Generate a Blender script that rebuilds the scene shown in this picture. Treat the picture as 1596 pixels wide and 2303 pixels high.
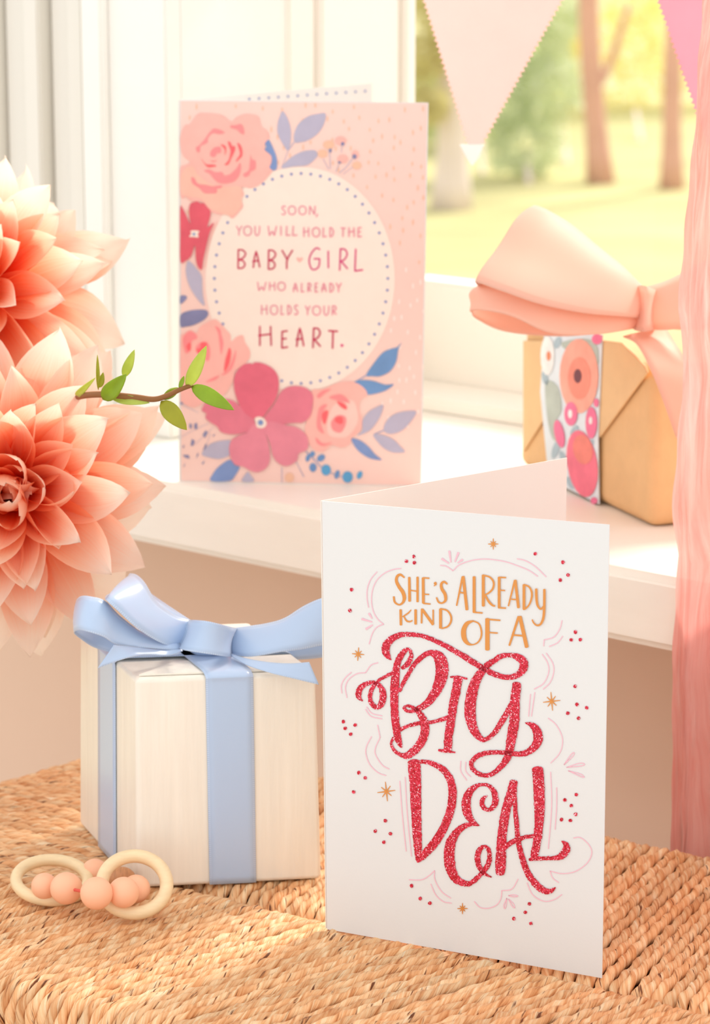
import bpy, bmesh, math, random
import numpy as np
from mathutils import Vector, Matrix
from mathutils.geometry import tessellate_polygon

for o in list(bpy.data.objects):
    bpy.data.objects.remove(o)
scene = bpy.context.scene
COL = scene.collection
random.seed(7)
rng = np.random.default_rng(7)

# ------------------------------------------------------------------ camera
F, TH, H = 6500.0, 0.2307, 0.434            # focal length in pixels (1596x2303), downward pitch, height above the seat
CX, CY = 798.0, 1151.5
cam_d = bpy.data.cameras.new('camera')
cam_d.sensor_fit = 'VERTICAL'
cam_d.sensor_height = 36.0
cam_d.lens = F / 2303 * 36.0
cam_d.clip_start, cam_d.clip_end = 0.05, 300
cam_d.dof.use_dof = True
cam_d.dof.focus_distance = 1.135
cam_d.dof.aperture_fstop = 17.0
cam = bpy.data.objects.new('camera', cam_d)
cam.location = (0, 0, H)
cam.rotation_euler = (math.pi / 2 - TH, 0, 0)
COL.objects.link(cam)
scene.camera = cam

# ------------------------------------------------------------------ light
scene.view_settings.view_transform = 'Standard'
scene.view_settings.look = 'None'
scene.view_settings.gamma = 1.0
scene.view_settings.use_curve_mapping = False
scene.view_settings.exposure = 0.0
world = bpy.data.worlds.new('world')
scene.world = world
world.use_nodes = True
bg = world.node_tree.nodes['Background']
bg.inputs['Color'].default_value = (1.0, 0.995, 0.98, 1)
bg.inputs['Strength'].default_value = 1.3
sun_d = bpy.data.lights.new('sun', 'SUN')
sun_d.energy = 4.6
sun_d.angle = math.radians(14)
sun_d.color = (1.0, 0.93, 0.82)
sun = bpy.data.objects.new('sun', sun_d)
COL.objects.link(sun)
sun_dir = Vector((-0.50, -0.62, -0.72))      # late sun coming in through the window
sun.rotation_euler = sun_dir.to_track_quat('-Z', 'Y').to_euler()

# ------------------------------------------------------------------ helpers
c_, s_ = math.cos(TH), math.sin(TH)
CAM = np.array([0, 0, H])
def ray(px, py):
    x = (px - CX) / F; v = (py - CY) / F
    return np.array([x, c_ - v * s_, -(s_ + v * c_)])
def U(px, py, z):                            # point of a level surface
    r = ray(px, py); return CAM + r * ((z - H) / r[2])
def UY(px, py, Y):                           # point at a distance into the room
    r = ray(px, py); return CAM + r * (Y / r[1])
def UP(px, py, p0, n):                       # point of a plane
    r = ray(px, py); return CAM + r * (np.dot(np.asarray(p0) - CAM, n) / np.dot(r, n))

def C(r, g, b):
    def f(c):
        c /= 255.0
        return c / 12.92 if c <= 0.04045 else ((c + 0.055) / 1.055) ** 2.4
    return (f(r), f(g), f(b), 1.0)

def tag(o, label=None, cat=None, group=None, kind=None):
    if label: o['label'] = label
    if cat: o['category'] = cat
    if group: o['group'] = group
    if kind: o['kind'] = kind
    return o

def empty(name, loc, label=None, cat=None, group=None, kind=None):
    o = bpy.data.objects.new(name, None)
    o.location = tuple(float(v) for v in loc)
    o.empty_display_size = 0.01
    COL.objects.link(o)
    return tag(o, label, cat, group, kind)

def wloc(o):
    l = Vector(o.location); p = o.parent
    while p: l = l + Vector(p.location); p = p.parent
    return l

def mesh(name, verts, faces, mat, parent=None, smooth=False, uvs=None, attr=None):
    off = np.array(wloc(parent)) if parent else np.zeros(3)
    v = np.asarray(verts, float) - off
    me = bpy.data.meshes.new(name)
    me.from_pydata([tuple(p) for p in v], [], [tuple(int(i) for i in f) for f in faces])
    if uvs is not None:
        uv = me.uv_layers.new(name='UVMap')
        li = np.zeros(len(me.loops), dtype=np.int32)
        me.loops.foreach_get('vertex_index', li)
        uv.data.foreach_set('uv', np.asarray(uvs, float)[li].ravel())
    if smooth:
        me.polygons.foreach_set('use_smooth', [True] * len(me.polygons))
    me.materials.append(mat)
    me.update()
    o = bpy.data.objects.new(name, me)
    COL.objects.link(o)
    if parent: o.parent = parent
    return o

def bm_obj(name, bm, mat, parent=None, smooth=False):
    off = wloc(parent) if parent else Vector()
    bmesh.ops.translate(bm, verts=bm.verts, vec=-off)
    me = bpy.data.meshes.new(name)
    bmesh.ops.recalc_face_normals(bm, faces=bm.faces)
    bm.to_mesh(me); bm.free()
    if smooth: me.polygons.foreach_set('use_smooth', [True] * len(me.polygons))
    me.materials.append(mat)
    o = bpy.data.objects.new(name, me)
    COL.objects.link(o)
    if parent: o.parent = parent
    return o

def prism(base, top):                         # closed body between two polygons
    n = len(base)
    v = list(base) + list(top)
    f = [tuple(range(n))[::-1], tuple(range(n, 2 * n))]
    f += [(i, (i + 1) % n, n + (i + 1) % n, n + i) for i in range(n)]
    return v, f

def bev_obj(name, v, f, mat, parent=None, w=0.002, seg=2, smooth=True):
    bm = bmesh.new()
    vs = [bm.verts.new(tuple(float(q) for q in p)) for p in v]
    for q in f: bm.faces.new([vs[i] for i in q])
    bmesh.ops.recalc_face_normals(bm, faces=bm.faces)
    if w: bmesh.ops.bevel(bm, geom=list(bm.edges), offset=w, segments=seg, affect='EDGES', profile=0.5)
    o = bm_obj(name, bm, mat, parent)
    if smooth:
        for p in o.data.polygons: p.use_smooth = True
        m = o.modifiers.new('wn', 'WEIGHTED_NORMAL'); m.keep_sharp = False
    return o

def catmull(pts, n=8, closed=False):
    P = np.asarray(pts, float)
    if len(P) == 2 and not closed:
        t = np.linspace(0, 1, n + 1)[:, None]
        return P[0] * (1 - t) + P[1] * t
    if closed: Q = np.vstack([P[-1], P, P[0], P[1]])
    else: Q = np.vstack([2 * P[0] - P[1], P, 2 * P[-1] - P[-2]])
    out = []
    for i in range(1, len(Q) - 2):
        p0, p1, p2, p3 = Q[i - 1], Q[i], Q[i + 1], Q[i + 2]
        for k in range(n):
            t = k / n
            out.append(0.5 * (2 * p1 + (p2 - p0) * t + (2 * p0 - 5 * p1 + 4 * p2 - p3) * t * t + (3 * p1 - p0 - 3 * p2 + p3) * t ** 3))
    if not closed: out.append(Q[-2])
    return np.array(out)

def tube(path, rad, nseg=8, cap=True):        # verts/faces of a tube along a 3-D path
    P = np.asarray(path, float); n = len(P)
    R = np.broadcast_to(np.asarray(rad, float), (n,))
    T = np.gradient(P, axis=0); T /= np.linalg.norm(T, axis=1)[:, None] + 1e-12
    ref = np.array([0, 0, 1.0]) if abs(T[0][2]) < 0.9 else np.array([1.0, 0, 0])
    V = []; nrm = None
    for i in range(n):
        if nrm is None: a = np.cross(T[i], ref)
        else: a = nrm - T[i] * np.dot(nrm, T[i])
        a /= np.linalg.norm(a) + 1e-12; nrm = a; b = np.cross(T[i], a)
        for k in range(nseg):
            th = 2 * math.pi * k / nseg
            V.append(P[i] + R[i] * (a * math.cos(th) + b * math.sin(th)))
    Fc = []
    for i in range(n - 1):
        for k in range(nseg):
            Fc.append((i * nseg + k, i * nseg + (k + 1) % nseg, (i + 1) * nseg + (k + 1) % nseg, (i + 1) * nseg + k))
    if cap:
        Fc.append(tuple(range(nseg))[::-1]); Fc.append(tuple(range((n - 1) * nseg, n * nseg)))
    return V, Fc

def join(parts):
    V = []; Fc = []
    for v, f in parts:
        o = len(V); V += list(v); Fc += [tuple(i + o for i in q) for q in f]
    return V, Fc

def sphere(c, r, nu=20, nv=12, sc=(1, 1, 1)):
    V = [np.array(c) + np.array([0, 0, r * sc[2]])]; Fc = []
    for j in range(1, nv):
        ph = math.pi * j / nv
        for i in range(nu):
            t = 2 * math.pi * i / nu
            V.append(np.array(c) + r * np.array([sc[0] * math.sin(ph) * math.cos(t), sc[1] * math.sin(ph) * math.sin(t), sc[2] * math.cos(ph)]))
    V.append(np.array(c) - np.array([0, 0, r * sc[2]]))
    for i in range(nu): Fc.append((0, 1 + i, 1 + (i + 1) % nu))
    for j in range(nv - 2):
        for i in range(nu):
            a = 1 + j * nu; b = a + nu
            Fc.append((a + i, b + i, b + (i + 1) % nu, a + (i + 1) % nu))
    L = len(V) - 1; a = 1 + (nv - 2) * nu
    for i in range(nu): Fc.append((L, a + (i + 1) % nu, a + i))
    return V, Fc

# ------------------------------------------------------------------ materials
def new_mat(name):
    m = bpy.data.materials.new(name); m.use_nodes = True
    nt = m.node_tree
    return m, nt, nt.nodes['Principled BSDF']
def N(nt, t, **kw):
    n = nt.nodes.new(t)
    for k, v in kw.items():
        if k in n.inputs: n.inputs[k].default_value = v
        else: setattr(n, k, v)
    return n
def mat(name, col, rough=0.6, metal=0.0, var=0.0, vscale=30.0, bump=0.0, bscale=60.0, trans=0.0, spec=0.4, stretch=None, sheen=0.0):
    m, nt, b = new_mat(name)
    b.inputs['Base Color'].default_value = col
    b.inputs['Roughness'].default_value = rough
    b.inputs['Metallic'].default_value = metal
    b.inputs['Specular IOR Level'].default_value = spec
    if sheen: b.inputs['Sheen Weight'].default_value = sheen
    vec = None
    if var or bump:
        tc = N(nt, 'ShaderNodeTexCoord'); vec = tc.outputs['Object']
        if stretch:
            mp = N(nt, 'ShaderNodeMapping'); mp.inputs['Scale'].default_value = stretch
            nt.links.new(vec, mp.inputs['Vector']); vec = mp.outputs['Vector']
    colout = None
    if var:
        nz = N(nt, 'ShaderNodeTexNoise', Scale=vscale, Detail=4.0, Roughness=0.6)
        nt.links.new(vec, nz.inputs['Vector'])
        rp = N(nt, 'ShaderNodeValToRGB')
        rp.color_ramp.elements[0].position = 0.3; rp.color_ramp.elements[1].position = 0.7
        rp.color_ramp.elements[0].color = tuple(max(0, c * (1 - var)) for c in col[:3]) + (1,)
        rp.color_ramp.elements[1].color = tuple(min(1, c * (1 + var * 0.6)) for c in col[:3]) + (1,)
        nt.links.new(nz.outputs['Fac'], rp.inputs['Fac'])
        nt.links.new(rp.outputs['Color'], b.inputs['Base Color']); colout = rp.outputs['Color']
    if bump:
        nz2 = N(nt, 'ShaderNodeTexNoise', Scale=bscale, Detail=5.0)
        nt.links.new(vec, nz2.inputs['Vector'])
        bp = N(nt, 'ShaderNodeBump', Strength=bump, Distance=0.001)
        nt.links.new(nz2.outputs['Fac'], bp.inputs['Height'])
        nt.links.new(bp.outputs['Normal'], b.inputs['Normal'])
    if trans:
        tr = N(nt, 'ShaderNodeBsdfTranslucent'); tr.inputs['Color'].default_value = col
        if colout: nt.links.new(colout, tr.inputs['Color'])
        mx = N(nt, 'ShaderNodeMixShader'); mx.inputs[0].default_value = trans
        nt.links.new(b.outputs[0], mx.inputs[1]); nt.links.new(tr.outputs[0], mx.inputs[2])
        nt.links.new(mx.outputs[0], nt.nodes['Material Output'].inputs['Surface'])
    return m

M = {}
M['paint'] = mat('white_paint', C(249, 247, 240), 0.45, var=0.03, vscale=12, bump=0.15, bscale=40)
M['sill'] = mat('sill_paint', C(246, 240, 229), 0.42, var=0.04, vscale=9, bump=0.35, bscale=22, stretch=(1, 1, 4))
M['frame'] = mat('frame_paint', C(250, 246, 236), 0.4, bump=0.1)
M['moulding'] = mat('moulding_paint', C(236, 232, 222), 0.5, bump=0.1)
M['wall'] = mat('wall_plaster', C(227, 194, 170), 0.8, var=0.03, vscale=5, bump=0.15)
M['floor'] = mat('floor_boards', C(214, 204, 194), 0.5, var=0.15, vscale=6, stretch=(1, 8, 1))
M['card'] = mat('card_paper', C(234, 234, 233), 0.62, bump=0.05, bscale=900, trans=0.06)
M['card_in'] = mat('card_inner_paper', C(248, 247, 240), 0.7, trans=0.12)
M['wrap'] = mat('cream_gift_wrap', C(244, 236, 222), 0.38, var=0.05, vscale=22, bump=0.5, bscale=26, stretch=(9, 9, 0.6), spec=0.5)
M['kraft'] = mat('kraft_paper', C(231, 186, 133), 0.6, var=0.06, vscale=60, bump=0.25, bscale=300)
M['kraft_flap'] = mat('kraft_paper_flap', C(236, 196, 145), 0.6, var=0.05, vscale=60, bump=0.25, bscale=300)
M['bead'] = mat('peach_silicone', C(252, 192, 156), 0.42, spec=0.35)
M['woodring'] = mat('pale_maple', C(244, 219, 176), 0.38, var=0.07, vscale=160, stretch=(1, 1, 5))
M['woodbead'] = mat('brown_wood', C(205, 145, 100), 0.45, var=0.2, vscale=200, stretch=(6, 1, 1))
M['string'] = mat('red_cord', C(226, 96, 80), 0.8)
M['leg'] = mat('oak_leg', C(196, 150, 104), 0.5, var=0.2, vscale=40, stretch=(4, 4, 0.6))
M['core'] = mat('seat_core', C(120, 72, 36), 0.9)
M['leaf_y'] = mat('leaf_light', C(205, 218, 110), 0.5, var=0.12, vscale=60, trans=0.45)
M['leaf_g'] = mat('leaf_green', C(158, 186, 52), 0.45, var=0.18, vscale=60, trans=0.35)
M['leaf_o'] = mat('leaf_olive', C(178, 176, 50), 0.45, var=0.15, vscale=60, trans=0.3)
M['stem'] = mat('brown_stem', C(140, 92, 50), 0.7)
M['gstem'] = mat('green_stem', C(120, 150, 60), 0.6)
M['vase'] = mat('white_ceramic', C(240, 238, 232), 0.25)
M['lawn'] = mat('lawn_grass', C(196, 190, 136), 0.95, var=0.2, vscale=1.0, stretch=(1, 2.5, 1))
M['trunk'] = mat('tree_bark', C(216, 168, 150), 0.9, var=0.12, vscale=3)  # bark paled, with the outdoor haze put into its colour
M['trunk_p'] = mat('pale_bark', C(232, 216, 210), 0.9, var=0.1, vscale=3)
M['cord'] = mat('white_cord', C(245, 240, 232), 0.8)
M['tip_lit'] = mat('lit_tip_white', C(252, 250, 245), 0.7)  # white for the brightly lit pennant tip, light put into the colour
M['pen1'] = mat('pennant_blush', C(250, 222, 218), 0.85, var=0.02, vscale=30, trans=0.5)
M['pen2'] = mat('pennant_pink', C(252, 190, 204), 0.85, var=0.03, vscale=30, trans=0.5)

def glass_mat():
    m, nt, b = new_mat('window_glass')
    t = N(nt, 'ShaderNodeBsdfTransparent'); g = N(nt, 'ShaderNodeBsdfGlossy'); g.inputs['Roughness'].default_value = 0.02
    fr = N(nt, 'ShaderNodeFresnel', IOR=1.3)
    mx = N(nt, 'ShaderNodeMixShader')
    nt.links.new(fr.outputs[0], mx.inputs[0]); nt.links.new(t.outputs[0], mx.inputs[1]); nt.links.new(g.outputs[0], mx.inputs[2])
    nt.links.new(mx.outputs[0], nt.nodes['Material Output'].inputs['Surface'])
    return m
M['glass'] = glass_mat()

def satin(name, col, edge, rough=0.34, trans=0.0):      # ribbon: woven selvedge along both edges (UV v = across)
    m, nt, b = new_mat(name)
    uv = N(nt, 'ShaderNodeUVMap'); sp = N(nt, 'ShaderNodeSeparateXYZ'); nt.links.new(uv.outputs[0], sp.inputs[0])
    a = N(nt, 'ShaderNodeMath', operation='SUBTRACT'); a.inputs[1].default_value = 0.5; nt.links.new(sp.outputs['Y'], a.inputs[0])
    ab = N(nt, 'ShaderNodeMath', operation='ABSOLUTE'); nt.links.new(a.outputs[0], ab.inputs[0])
    gt = N(nt, 'ShaderNodeMath', operation='GREATER_THAN'); gt.inputs[1].default_value = 0.455; nt.links.new(ab.outputs[0], gt.inputs[0])
    mu = N(nt, 'ShaderNodeMath', operation='MULTIPLY'); mu.inputs[1].default_value = 1100.0; nt.links.new(sp.outputs['X'], mu.inputs[0])
    fr = N(nt, 'ShaderNodeMath', operation='FRACT'); nt.links.new(mu.outputs[0], fr.inputs[0])
    st = N(nt, 'ShaderNodeMath', operation='GREATER_THAN'); st.inputs[1].default_value = 0.4; nt.links.new(fr.outputs[0], st.inputs[0])
    an = N(nt, 'ShaderNodeMath', operation='MULTIPLY'); nt.links.new(gt.outputs[0], an.inputs[0]); nt.links.new(st.outputs[0], an.inputs[1])
    mx = N(nt, 'ShaderNodeMix', data_type='RGBA'); mx.inputs['A'].default_value = col; mx.inputs['B'].default_value = edge
    nt.links.new(an.outputs[0], mx.inputs['Factor']); nt.links.new(mx.outputs['Result'], b.inputs['Base Color'])
    b.inputs['Roughness'].default_value = rough
    b.inputs['Specular IOR Level'].default_value = 0.6
    b.inputs['Sheen Weight'].default_value = 0.3
    bp = N(nt, 'ShaderNodeBump', Strength=0.4, Distance=0.0003); nt.links.new(gt.outputs[0], bp.inputs['Height']); nt.links.new(bp.outputs[0], b.inputs['Normal'])
    if trans:
        tr = N(nt, 'ShaderNodeBsdfTranslucent'); tr.inputs['Color'].default_value = col
        ms = N(nt, 'ShaderNodeMixShader'); ms.inputs[0].default_value = trans
        nt.links.new(b.outputs[0], ms.inputs[1]); nt.links.new(tr.outputs[0], ms.inputs[2])
        nt.links.new(ms.outputs[0], nt.nodes['Material Output'].inputs['Surface'])
    return m
M['blue'] = satin('blue_satin', C(180, 201, 230), C(200, 217, 243), 0.27)
M['peach'] = satin('peach_satin', C(252, 211, 190), C(253, 214, 194), 0.6, 0.4)

def petal_mat():
    m, nt, b = new_mat('dahlia_petal')
    uv = N(nt, 'ShaderNodeUVMap'); sp = N(nt, 'ShaderNodeSeparateXYZ'); nt.links.new(uv.outputs[0], sp.inputs[0])
    mp = N(nt, 'ShaderNodeMapping'); mp.inputs['Scale'].default_value = (26, 1.2, 1); nt.links.new(uv.outputs[0], mp.inputs['Vector'])
    nz = N(nt, 'ShaderNodeTexNoise', Scale=1.0, Detail=2.0); nt.links.new(mp.outputs[0], nz.inputs['Vector'])
    ad = N(nt, 'ShaderNodeMath', operation='MULTIPLY_ADD'); ad.inputs[1].default_value = 0.22
    nt.links.new(nz.outputs['Fac'], ad.inputs[0])
    sb = N(nt, 'ShaderNodeMath', operation='SUBTRACT'); sb.inputs[1].default_value = 0.40
    nt.links.new(sp.outputs['Y'], sb.inputs[0]); nt.links.new(sb.outputs[0], ad.inputs[2])
    oi = N(nt, 'ShaderNodeObjectInfo')
    a2 = N(nt, 'ShaderNodeMath', operation='MULTIPLY_ADD'); a2.inputs[1].default_value = 1.0
    nt.links.new(oi.outputs['Alpha'], a2.inputs[0]); nt.links.new(ad.outputs[0], a2.inputs[2])
    rp = N(nt, 'ShaderNodeValToRGB'); cr = rp.color_ramp
    cr.elements[0].position = 0.0; cr.elements[0].color = C(254, 72, 20)
    cr.elements[1].position = 1.0; cr.elements[1].color = C(252, 236, 220)
    for p, c in ((0.22, C(255, 112, 54)), (0.48, C(254, 164, 120)), (0.76, C(254, 206, 178))):
        e = cr.elements.new(p); e.color = c
    nt.links.new(a2.outputs[0], rp.inputs['Fac'])
    nt.links.new(rp.outputs[0], b.inputs['Base Color'])
    b.inputs['Roughness'].default_value = 0.55; b.inputs['Specular IOR Level'].default_value = 0.25
    bp = N(nt, 'ShaderNodeBump', Strength=0.25, Distance=0.001); nt.links.new(nz.outputs['Fac'], bp.inputs['Height']); nt.links.new(bp.outputs[0], b.inputs['Normal'])
    tr = N(nt, 'ShaderNodeBsdfTranslucent'); nt.links.new(rp.outputs[0], tr.inputs['Color'])
    mx = N(nt, 'ShaderNodeMixShader'); mx.inputs[0].default_value = 0.52
    nt.links.new(b.outputs[0], mx.inputs[1]); nt.links.new(tr.outputs[0], mx.inputs[2])
    nt.links.new(mx.outputs[0], nt.nodes['Material Output'].inputs['Surface'])
    return m
M['petal'] = petal_mat()

def straw_mat():
    m, nt, b = new_mat('twisted_straw')
    uv = N(nt, 'ShaderNodeUVMap')
    mp = N(nt, 'ShaderNodeMapping'); mp.inputs['Scale'].default_value = (38, 10, 1); nt.links.new(uv.outputs[0], mp.inputs['Vector'])
    oi = N(nt, 'ShaderNodeObjectInfo')
    cb = N(nt, 'ShaderNodeCombineXYZ'); m7 = N(nt, 'ShaderNodeMath', operation='MULTIPLY'); m7.inputs[1].default_value = 57.0
    nt.links.new(oi.outputs['Random'], m7.inputs[0]); nt.links.new(m7.outputs[0], cb.inputs['Z']); nt.links.new(cb.outputs[0], mp.inputs['Location'])
    nz = N(nt, 'ShaderNodeTexNoise', Scale=1.0, Detail=3.0, Roughness=0.6); nt.links.new(mp.outputs[0], nz.inputs['Vector'])
    mp2 = N(nt, 'ShaderNodeMapping'); mp2.inputs['Scale'].default_value = (30, 2.6, 1); nt.links.new(uv.outputs[0], mp2.inputs['Vector']); nt.links.new(cb.outputs[0], mp2.inputs['Location'])
    n2 = N(nt, 'ShaderNodeTexNoise', Scale=1.0, Detail=2.0); nt.links.new(mp2.outputs[0], n2.inputs['Vector'])
    rp = N(nt, 'ShaderNodeValToRGB'); cr = rp.color_ramp
    cr.elements[0].position = 0.32; cr.elements[0].color = C(112, 56, 20)
    cr.elements[1].position = 0.74; cr.elements[1].color = C(253, 231, 197)
    for p, c in ((0.38, C(210, 138, 82)), (0.50, C(236, 177, 124)), (0.62, C(247, 207, 160))):
        e = cr.elements.new(p); e.color = c
    av = N(nt, 'ShaderNodeMath', operation='MULTIPLY_ADD'); av.inputs[1].default_value = 0.36
    nt.links.new(n2.outputs['Fac'], av.inputs[0])
    h2 = N(nt, 'ShaderNodeMath', operation='MULTIPLY'); h2.inputs[1].default_value = 0.70; nt.links.new(nz.outputs['Fac'], h2.inputs[0]); nt.links.new(h2.outputs[0], av.inputs[2])
    nt.links.new(av.outputs[0], rp.inputs['Fac'])
    mp3 = N(nt, 'ShaderNodeMapping'); mp3.inputs['Scale'].default_value = (75, 7, 1); nt.links.new(uv.outputs[0], mp3.inputs['Vector']); nt.links.new(cb.outputs[0], mp3.inputs['Location'])
    n3 = N(nt, 'ShaderNodeTexNoise', Scale=1.0, Detail=2.0, Roughness=0.7); nt.links.new(mp3.outputs[0], n3.inputs['Vector'])
    sl = N(nt, 'ShaderNodeMapRange'); sl.inputs['From Min'].default_value = 0.30; sl.inputs['From Max'].default_value = 0.38; nt.links.new(n3.outputs['Fac'], sl.inputs['Value'])
    dk = N(nt, 'ShaderNodeMix', data_type='RGBA'); dk.inputs['A'].default_value = C(112, 58, 24); nt.links.new(sl.outputs[0], dk.inputs['Factor']); nt.links.new(rp.outputs[0], dk.inputs['B'])
    hv = N(nt, 'ShaderNodeHueSaturation'); nt.links.new(dk.outputs['Result'], hv.inputs['Color'])
    vv = N(nt, 'ShaderNodeMapRange'); vv.inputs['To Min'].default_value = 0.86; vv.inputs['To Max'].default_value = 1.06
    nt.links.new(oi.outputs['Random'], vv.inputs['Value']); nt.links.new(vv.outputs[0], hv.inputs['Value'])
    nt.links.new(hv.outputs[0], b.inputs['Base Color'])
    b.inputs['Roughness'].default_value = 0.5; b.inputs['Specular IOR Level'].default_value = 0.35
    bp = N(nt, 'ShaderNodeBump', Strength=1.0, Distance=0.0012); nt.links.new(nz.outputs['Fac'], bp.inputs['Height']); nt.links.new(bp.outputs[0], b.inputs['Normal'])
    return m
M['straw'] = straw_mat()

def glitter_mat():
    m, nt, b = new_mat('red_glitter')
    tc = N(nt, 'ShaderNodeTexCoord')
    vo = N(nt, 'ShaderNodeTexVoronoi', Scale=2800.0); nt.links.new(tc.outputs['Object'], vo.inputs['Vector'])
    sp = N(nt, 'ShaderNodeSeparateXYZ'); nt.links.new(vo.outputs['Color'], sp.inputs[0])
    rp = N(nt, 'ShaderNodeValToRGB'); cr = rp.color_ramp; cr.interpolation = 'CONSTANT'
    cr.elements[0].position = 0.0; cr.elements[0].color = C(176, 14, 40)
    cr.elements[1].position = 0.93; cr.elements[1].color = C(255, 205, 215)  # palest cells paint the glitter's glints into the base colour
    for p, c in ((0.28, C(205, 26, 52)), (0.55, C(222, 40, 68)), (0.78, C(235, 84, 108))):
        e = cr.elements.new(p); e.color = c
    nt.links.new(sp.outputs['X'], rp.inputs['Fac']); nt.links.new(rp.outputs[0], b.inputs['Base Color'])
    b.inputs['Roughness'].default_value = 0.3; b.inputs['Metallic'].default_value = 0.25
    vm = N(nt, 'ShaderNodeVectorMath', operation='SUBTRACT'); vm.inputs[1].default_value = (0.5, 0.5, 0.5); nt.links.new(vo.outputs['Color'], vm.inputs[0])
    sc = N(nt, 'ShaderNodeVectorMath', operation='SCALE'); sc.inputs['Scale'].default_value = 0.7; nt.links.new(vm.outputs[0], sc.inputs[0])
    ge = N(nt, 'ShaderNodeNewGeometry'); ad = N(nt, 'ShaderNodeVectorMath', operation='ADD'); nt.links.new(ge.outputs['Normal'], ad.inputs[0]); nt.links.new(sc.outputs[0], ad.inputs[1])
    no = N(nt, 'ShaderNodeVectorMath', operation='NORMALIZE'); nt.links.new(ad.outputs[0], no.inputs[0]); nt.links.new(no.outputs[0], b.inputs['Normal'])
    return m
M['glitter'] = glitter_mat()
M['gold'] = mat('copper_foil', C(222, 148, 76), 0.38, metal=0.35)
M['pinkline'] = mat('pink_ink', C(243, 190, 204), 0.7)

def curtain_mat():
    m, nt, b = new_mat('pink_gauze')
    tc = N(nt, 'ShaderNodeTexCoord')
    uv = N(nt, 'ShaderNodeUVMap')
    mp = N(nt, 'ShaderNodeMapping'); mp.inputs['Scale'].default_value = (240, 12, 1); nt.links.new(uv.outputs[0], mp.inputs['Vector'])
    nz = N(nt, 'ShaderNodeTexNoise', Scale=1.0, Detail=4.0, Roughness=0.65, Distortion=0.6); nt.links.new(mp.outputs[0], nz.inputs['Vector'])
    rp = N(nt, 'ShaderNodeValToRGB'); cr = rp.color_ramp
    cr.elements[0].position = 0.3; cr.elements[0].color = C(238, 150, 140)
    cr.elements[1].position = 0.72; cr.elements[1].color = C(252, 202, 194)
    nt.links.new(nz.outputs['Fac'], rp.inputs['Fac']); nt.links.new(rp.outputs[0], b.inputs['Base Color'])
    b.inputs['Roughness'].default_value = 0.85; b.inputs['Specular IOR Level'].default_value = 0.1
    bp = N(nt, 'ShaderNodeBump', Strength=1.0, Distance=0.0022); nt.links.new(nz.outputs['Fac'], bp.inputs['Height']); nt.links.new(bp.outputs[0], b.inputs['Normal'])
    tr = N(nt, 'ShaderNodeBsdfTranslucent'); nt.links.new(rp.outputs[0], tr.inputs['Color'])
    tp = N(nt, 'ShaderNodeBsdfTransparent')
    m1 = N(nt, 'ShaderNodeMixShader'); m1.inputs[0].default_value = 0.4; nt.links.new(b.outputs[0], m1.inputs[1]); nt.links.new(tr.outputs[0], m1.inputs[2])
    m2 = N(nt, 'ShaderNodeMixShader'); m2.inputs[0].default_value = 0.05; nt.links.new(m1.outputs[0], m2.inputs[1]); nt.links.new(tp.outputs[0], m2.inputs[2])
    nt.links.new(m2.outputs[0], nt.nodes['Material Output'].inputs['Surface'])
    return m
M['curtain'] = curtain_mat()
def ink(name, c, var=0.08):
    if name not in M: M[name] = mat(name, c, 0.7, var=var, vscale=90)
    return M[name]

# ------------------------------------------------------------------ the window wall (wall coordinates: along / depth / z)
ZS = 0.110                                     # sill height above the woven seat
ZF = -0.45                                     # floor
wa = U(360, 1085, ZS); wb = U(1500, 1300, ZS)
wu = (wb - wa) / np.linalg.norm(wb - wa); wn = np.array([-wu[1], wu[0], 0.0])
def W(al, dp, z):
    p = wa + wu * al + wn * dp
    return np.array([p[0], p[1], z])
def wall_co(p):
    d = np.asarray(p) - wa
    return float(d @ wu), float(d @ wn)
def wbox(a0, a1, d0, d1, z0, z1):
    return prism([W(a0, d0, z0), W(a1, d0, z0), W(a1, d1, z0), W(a0, d1, z0)],
                 [W(a0, d0, z1), W(a1, d0, z1), W(a1, d1, z1), W(a0, d1, z1)])
_, D1 = wall_co(U(1000, 889, ZS))              # window plane
# left edge of the opening
AL = wall_co(UP(890, 700, W(0, D1, 0), wn))[0]
# room face of the wall: where the corner of the recess stands in front of the glass
DW = min(np.linspace(0.03, 0.16, 66), key=lambda d: abs((lambda p: CX + F * p[0] / (p[1] * c_ + (H - p[2]) * s_) - 402)(W(AL, d, 0.4))))
AR, ZT = 1.0, 1.15                             # right edge and head of the opening

def shell(name, boxes, m, kind='structure', parent=None, bev=0.002):
    v, f = join(boxes)
    bm = bmesh.new(); vs = [bm.verts.new(tuple(p)) for p in v]
    for q in f: bm.faces.new([vs[i] for i in q])
    bmesh.ops.recalc_face_normals(bm, faces=bm.faces)
    if bev: bmesh.ops.bevel(bm, geom=list(bm.edges), offset=bev, segments=2, affect='EDGES')
    o = bm_obj(name, bm, m, parent)
    if kind: o['kind'] = kind
    return o

SILL_T = 0.0345
w = shell('wall_window', [wbox(-1.0, AL, DW, D1 + 0.010, ZS - SILL_T, ZT), wbox(AR, 1.7, DW, D1 + 0.010, ZS - SILL_T, ZT),
                          wbox(-1.0, 1.7, DW, D1 + 0.010, ZT, 1.75)], M['paint'], bev=0)
w['label'] = 'white painted wall around the window recess'; w['category'] = 'wall'
w = shell('wall_below', [wbox(-1.0, 1.7, DW, D1 + 0.010, ZF, ZS - SILL_T)], M['wall'], bev=0)
w['label'] = 'beige plaster wall below the white windowsill'; w['category'] = 'wall'
fl = mesh('floor', [W(-1.0, DW, ZF), W(1.7, DW, ZF), W(1.7, -2.0, ZF), W(-1.0, -2.0, ZF)], [(0, 1, 2, 3)], M['floor'])
tag(fl, 'wooden floor under the stool', 'floor', kind='structure')
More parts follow.
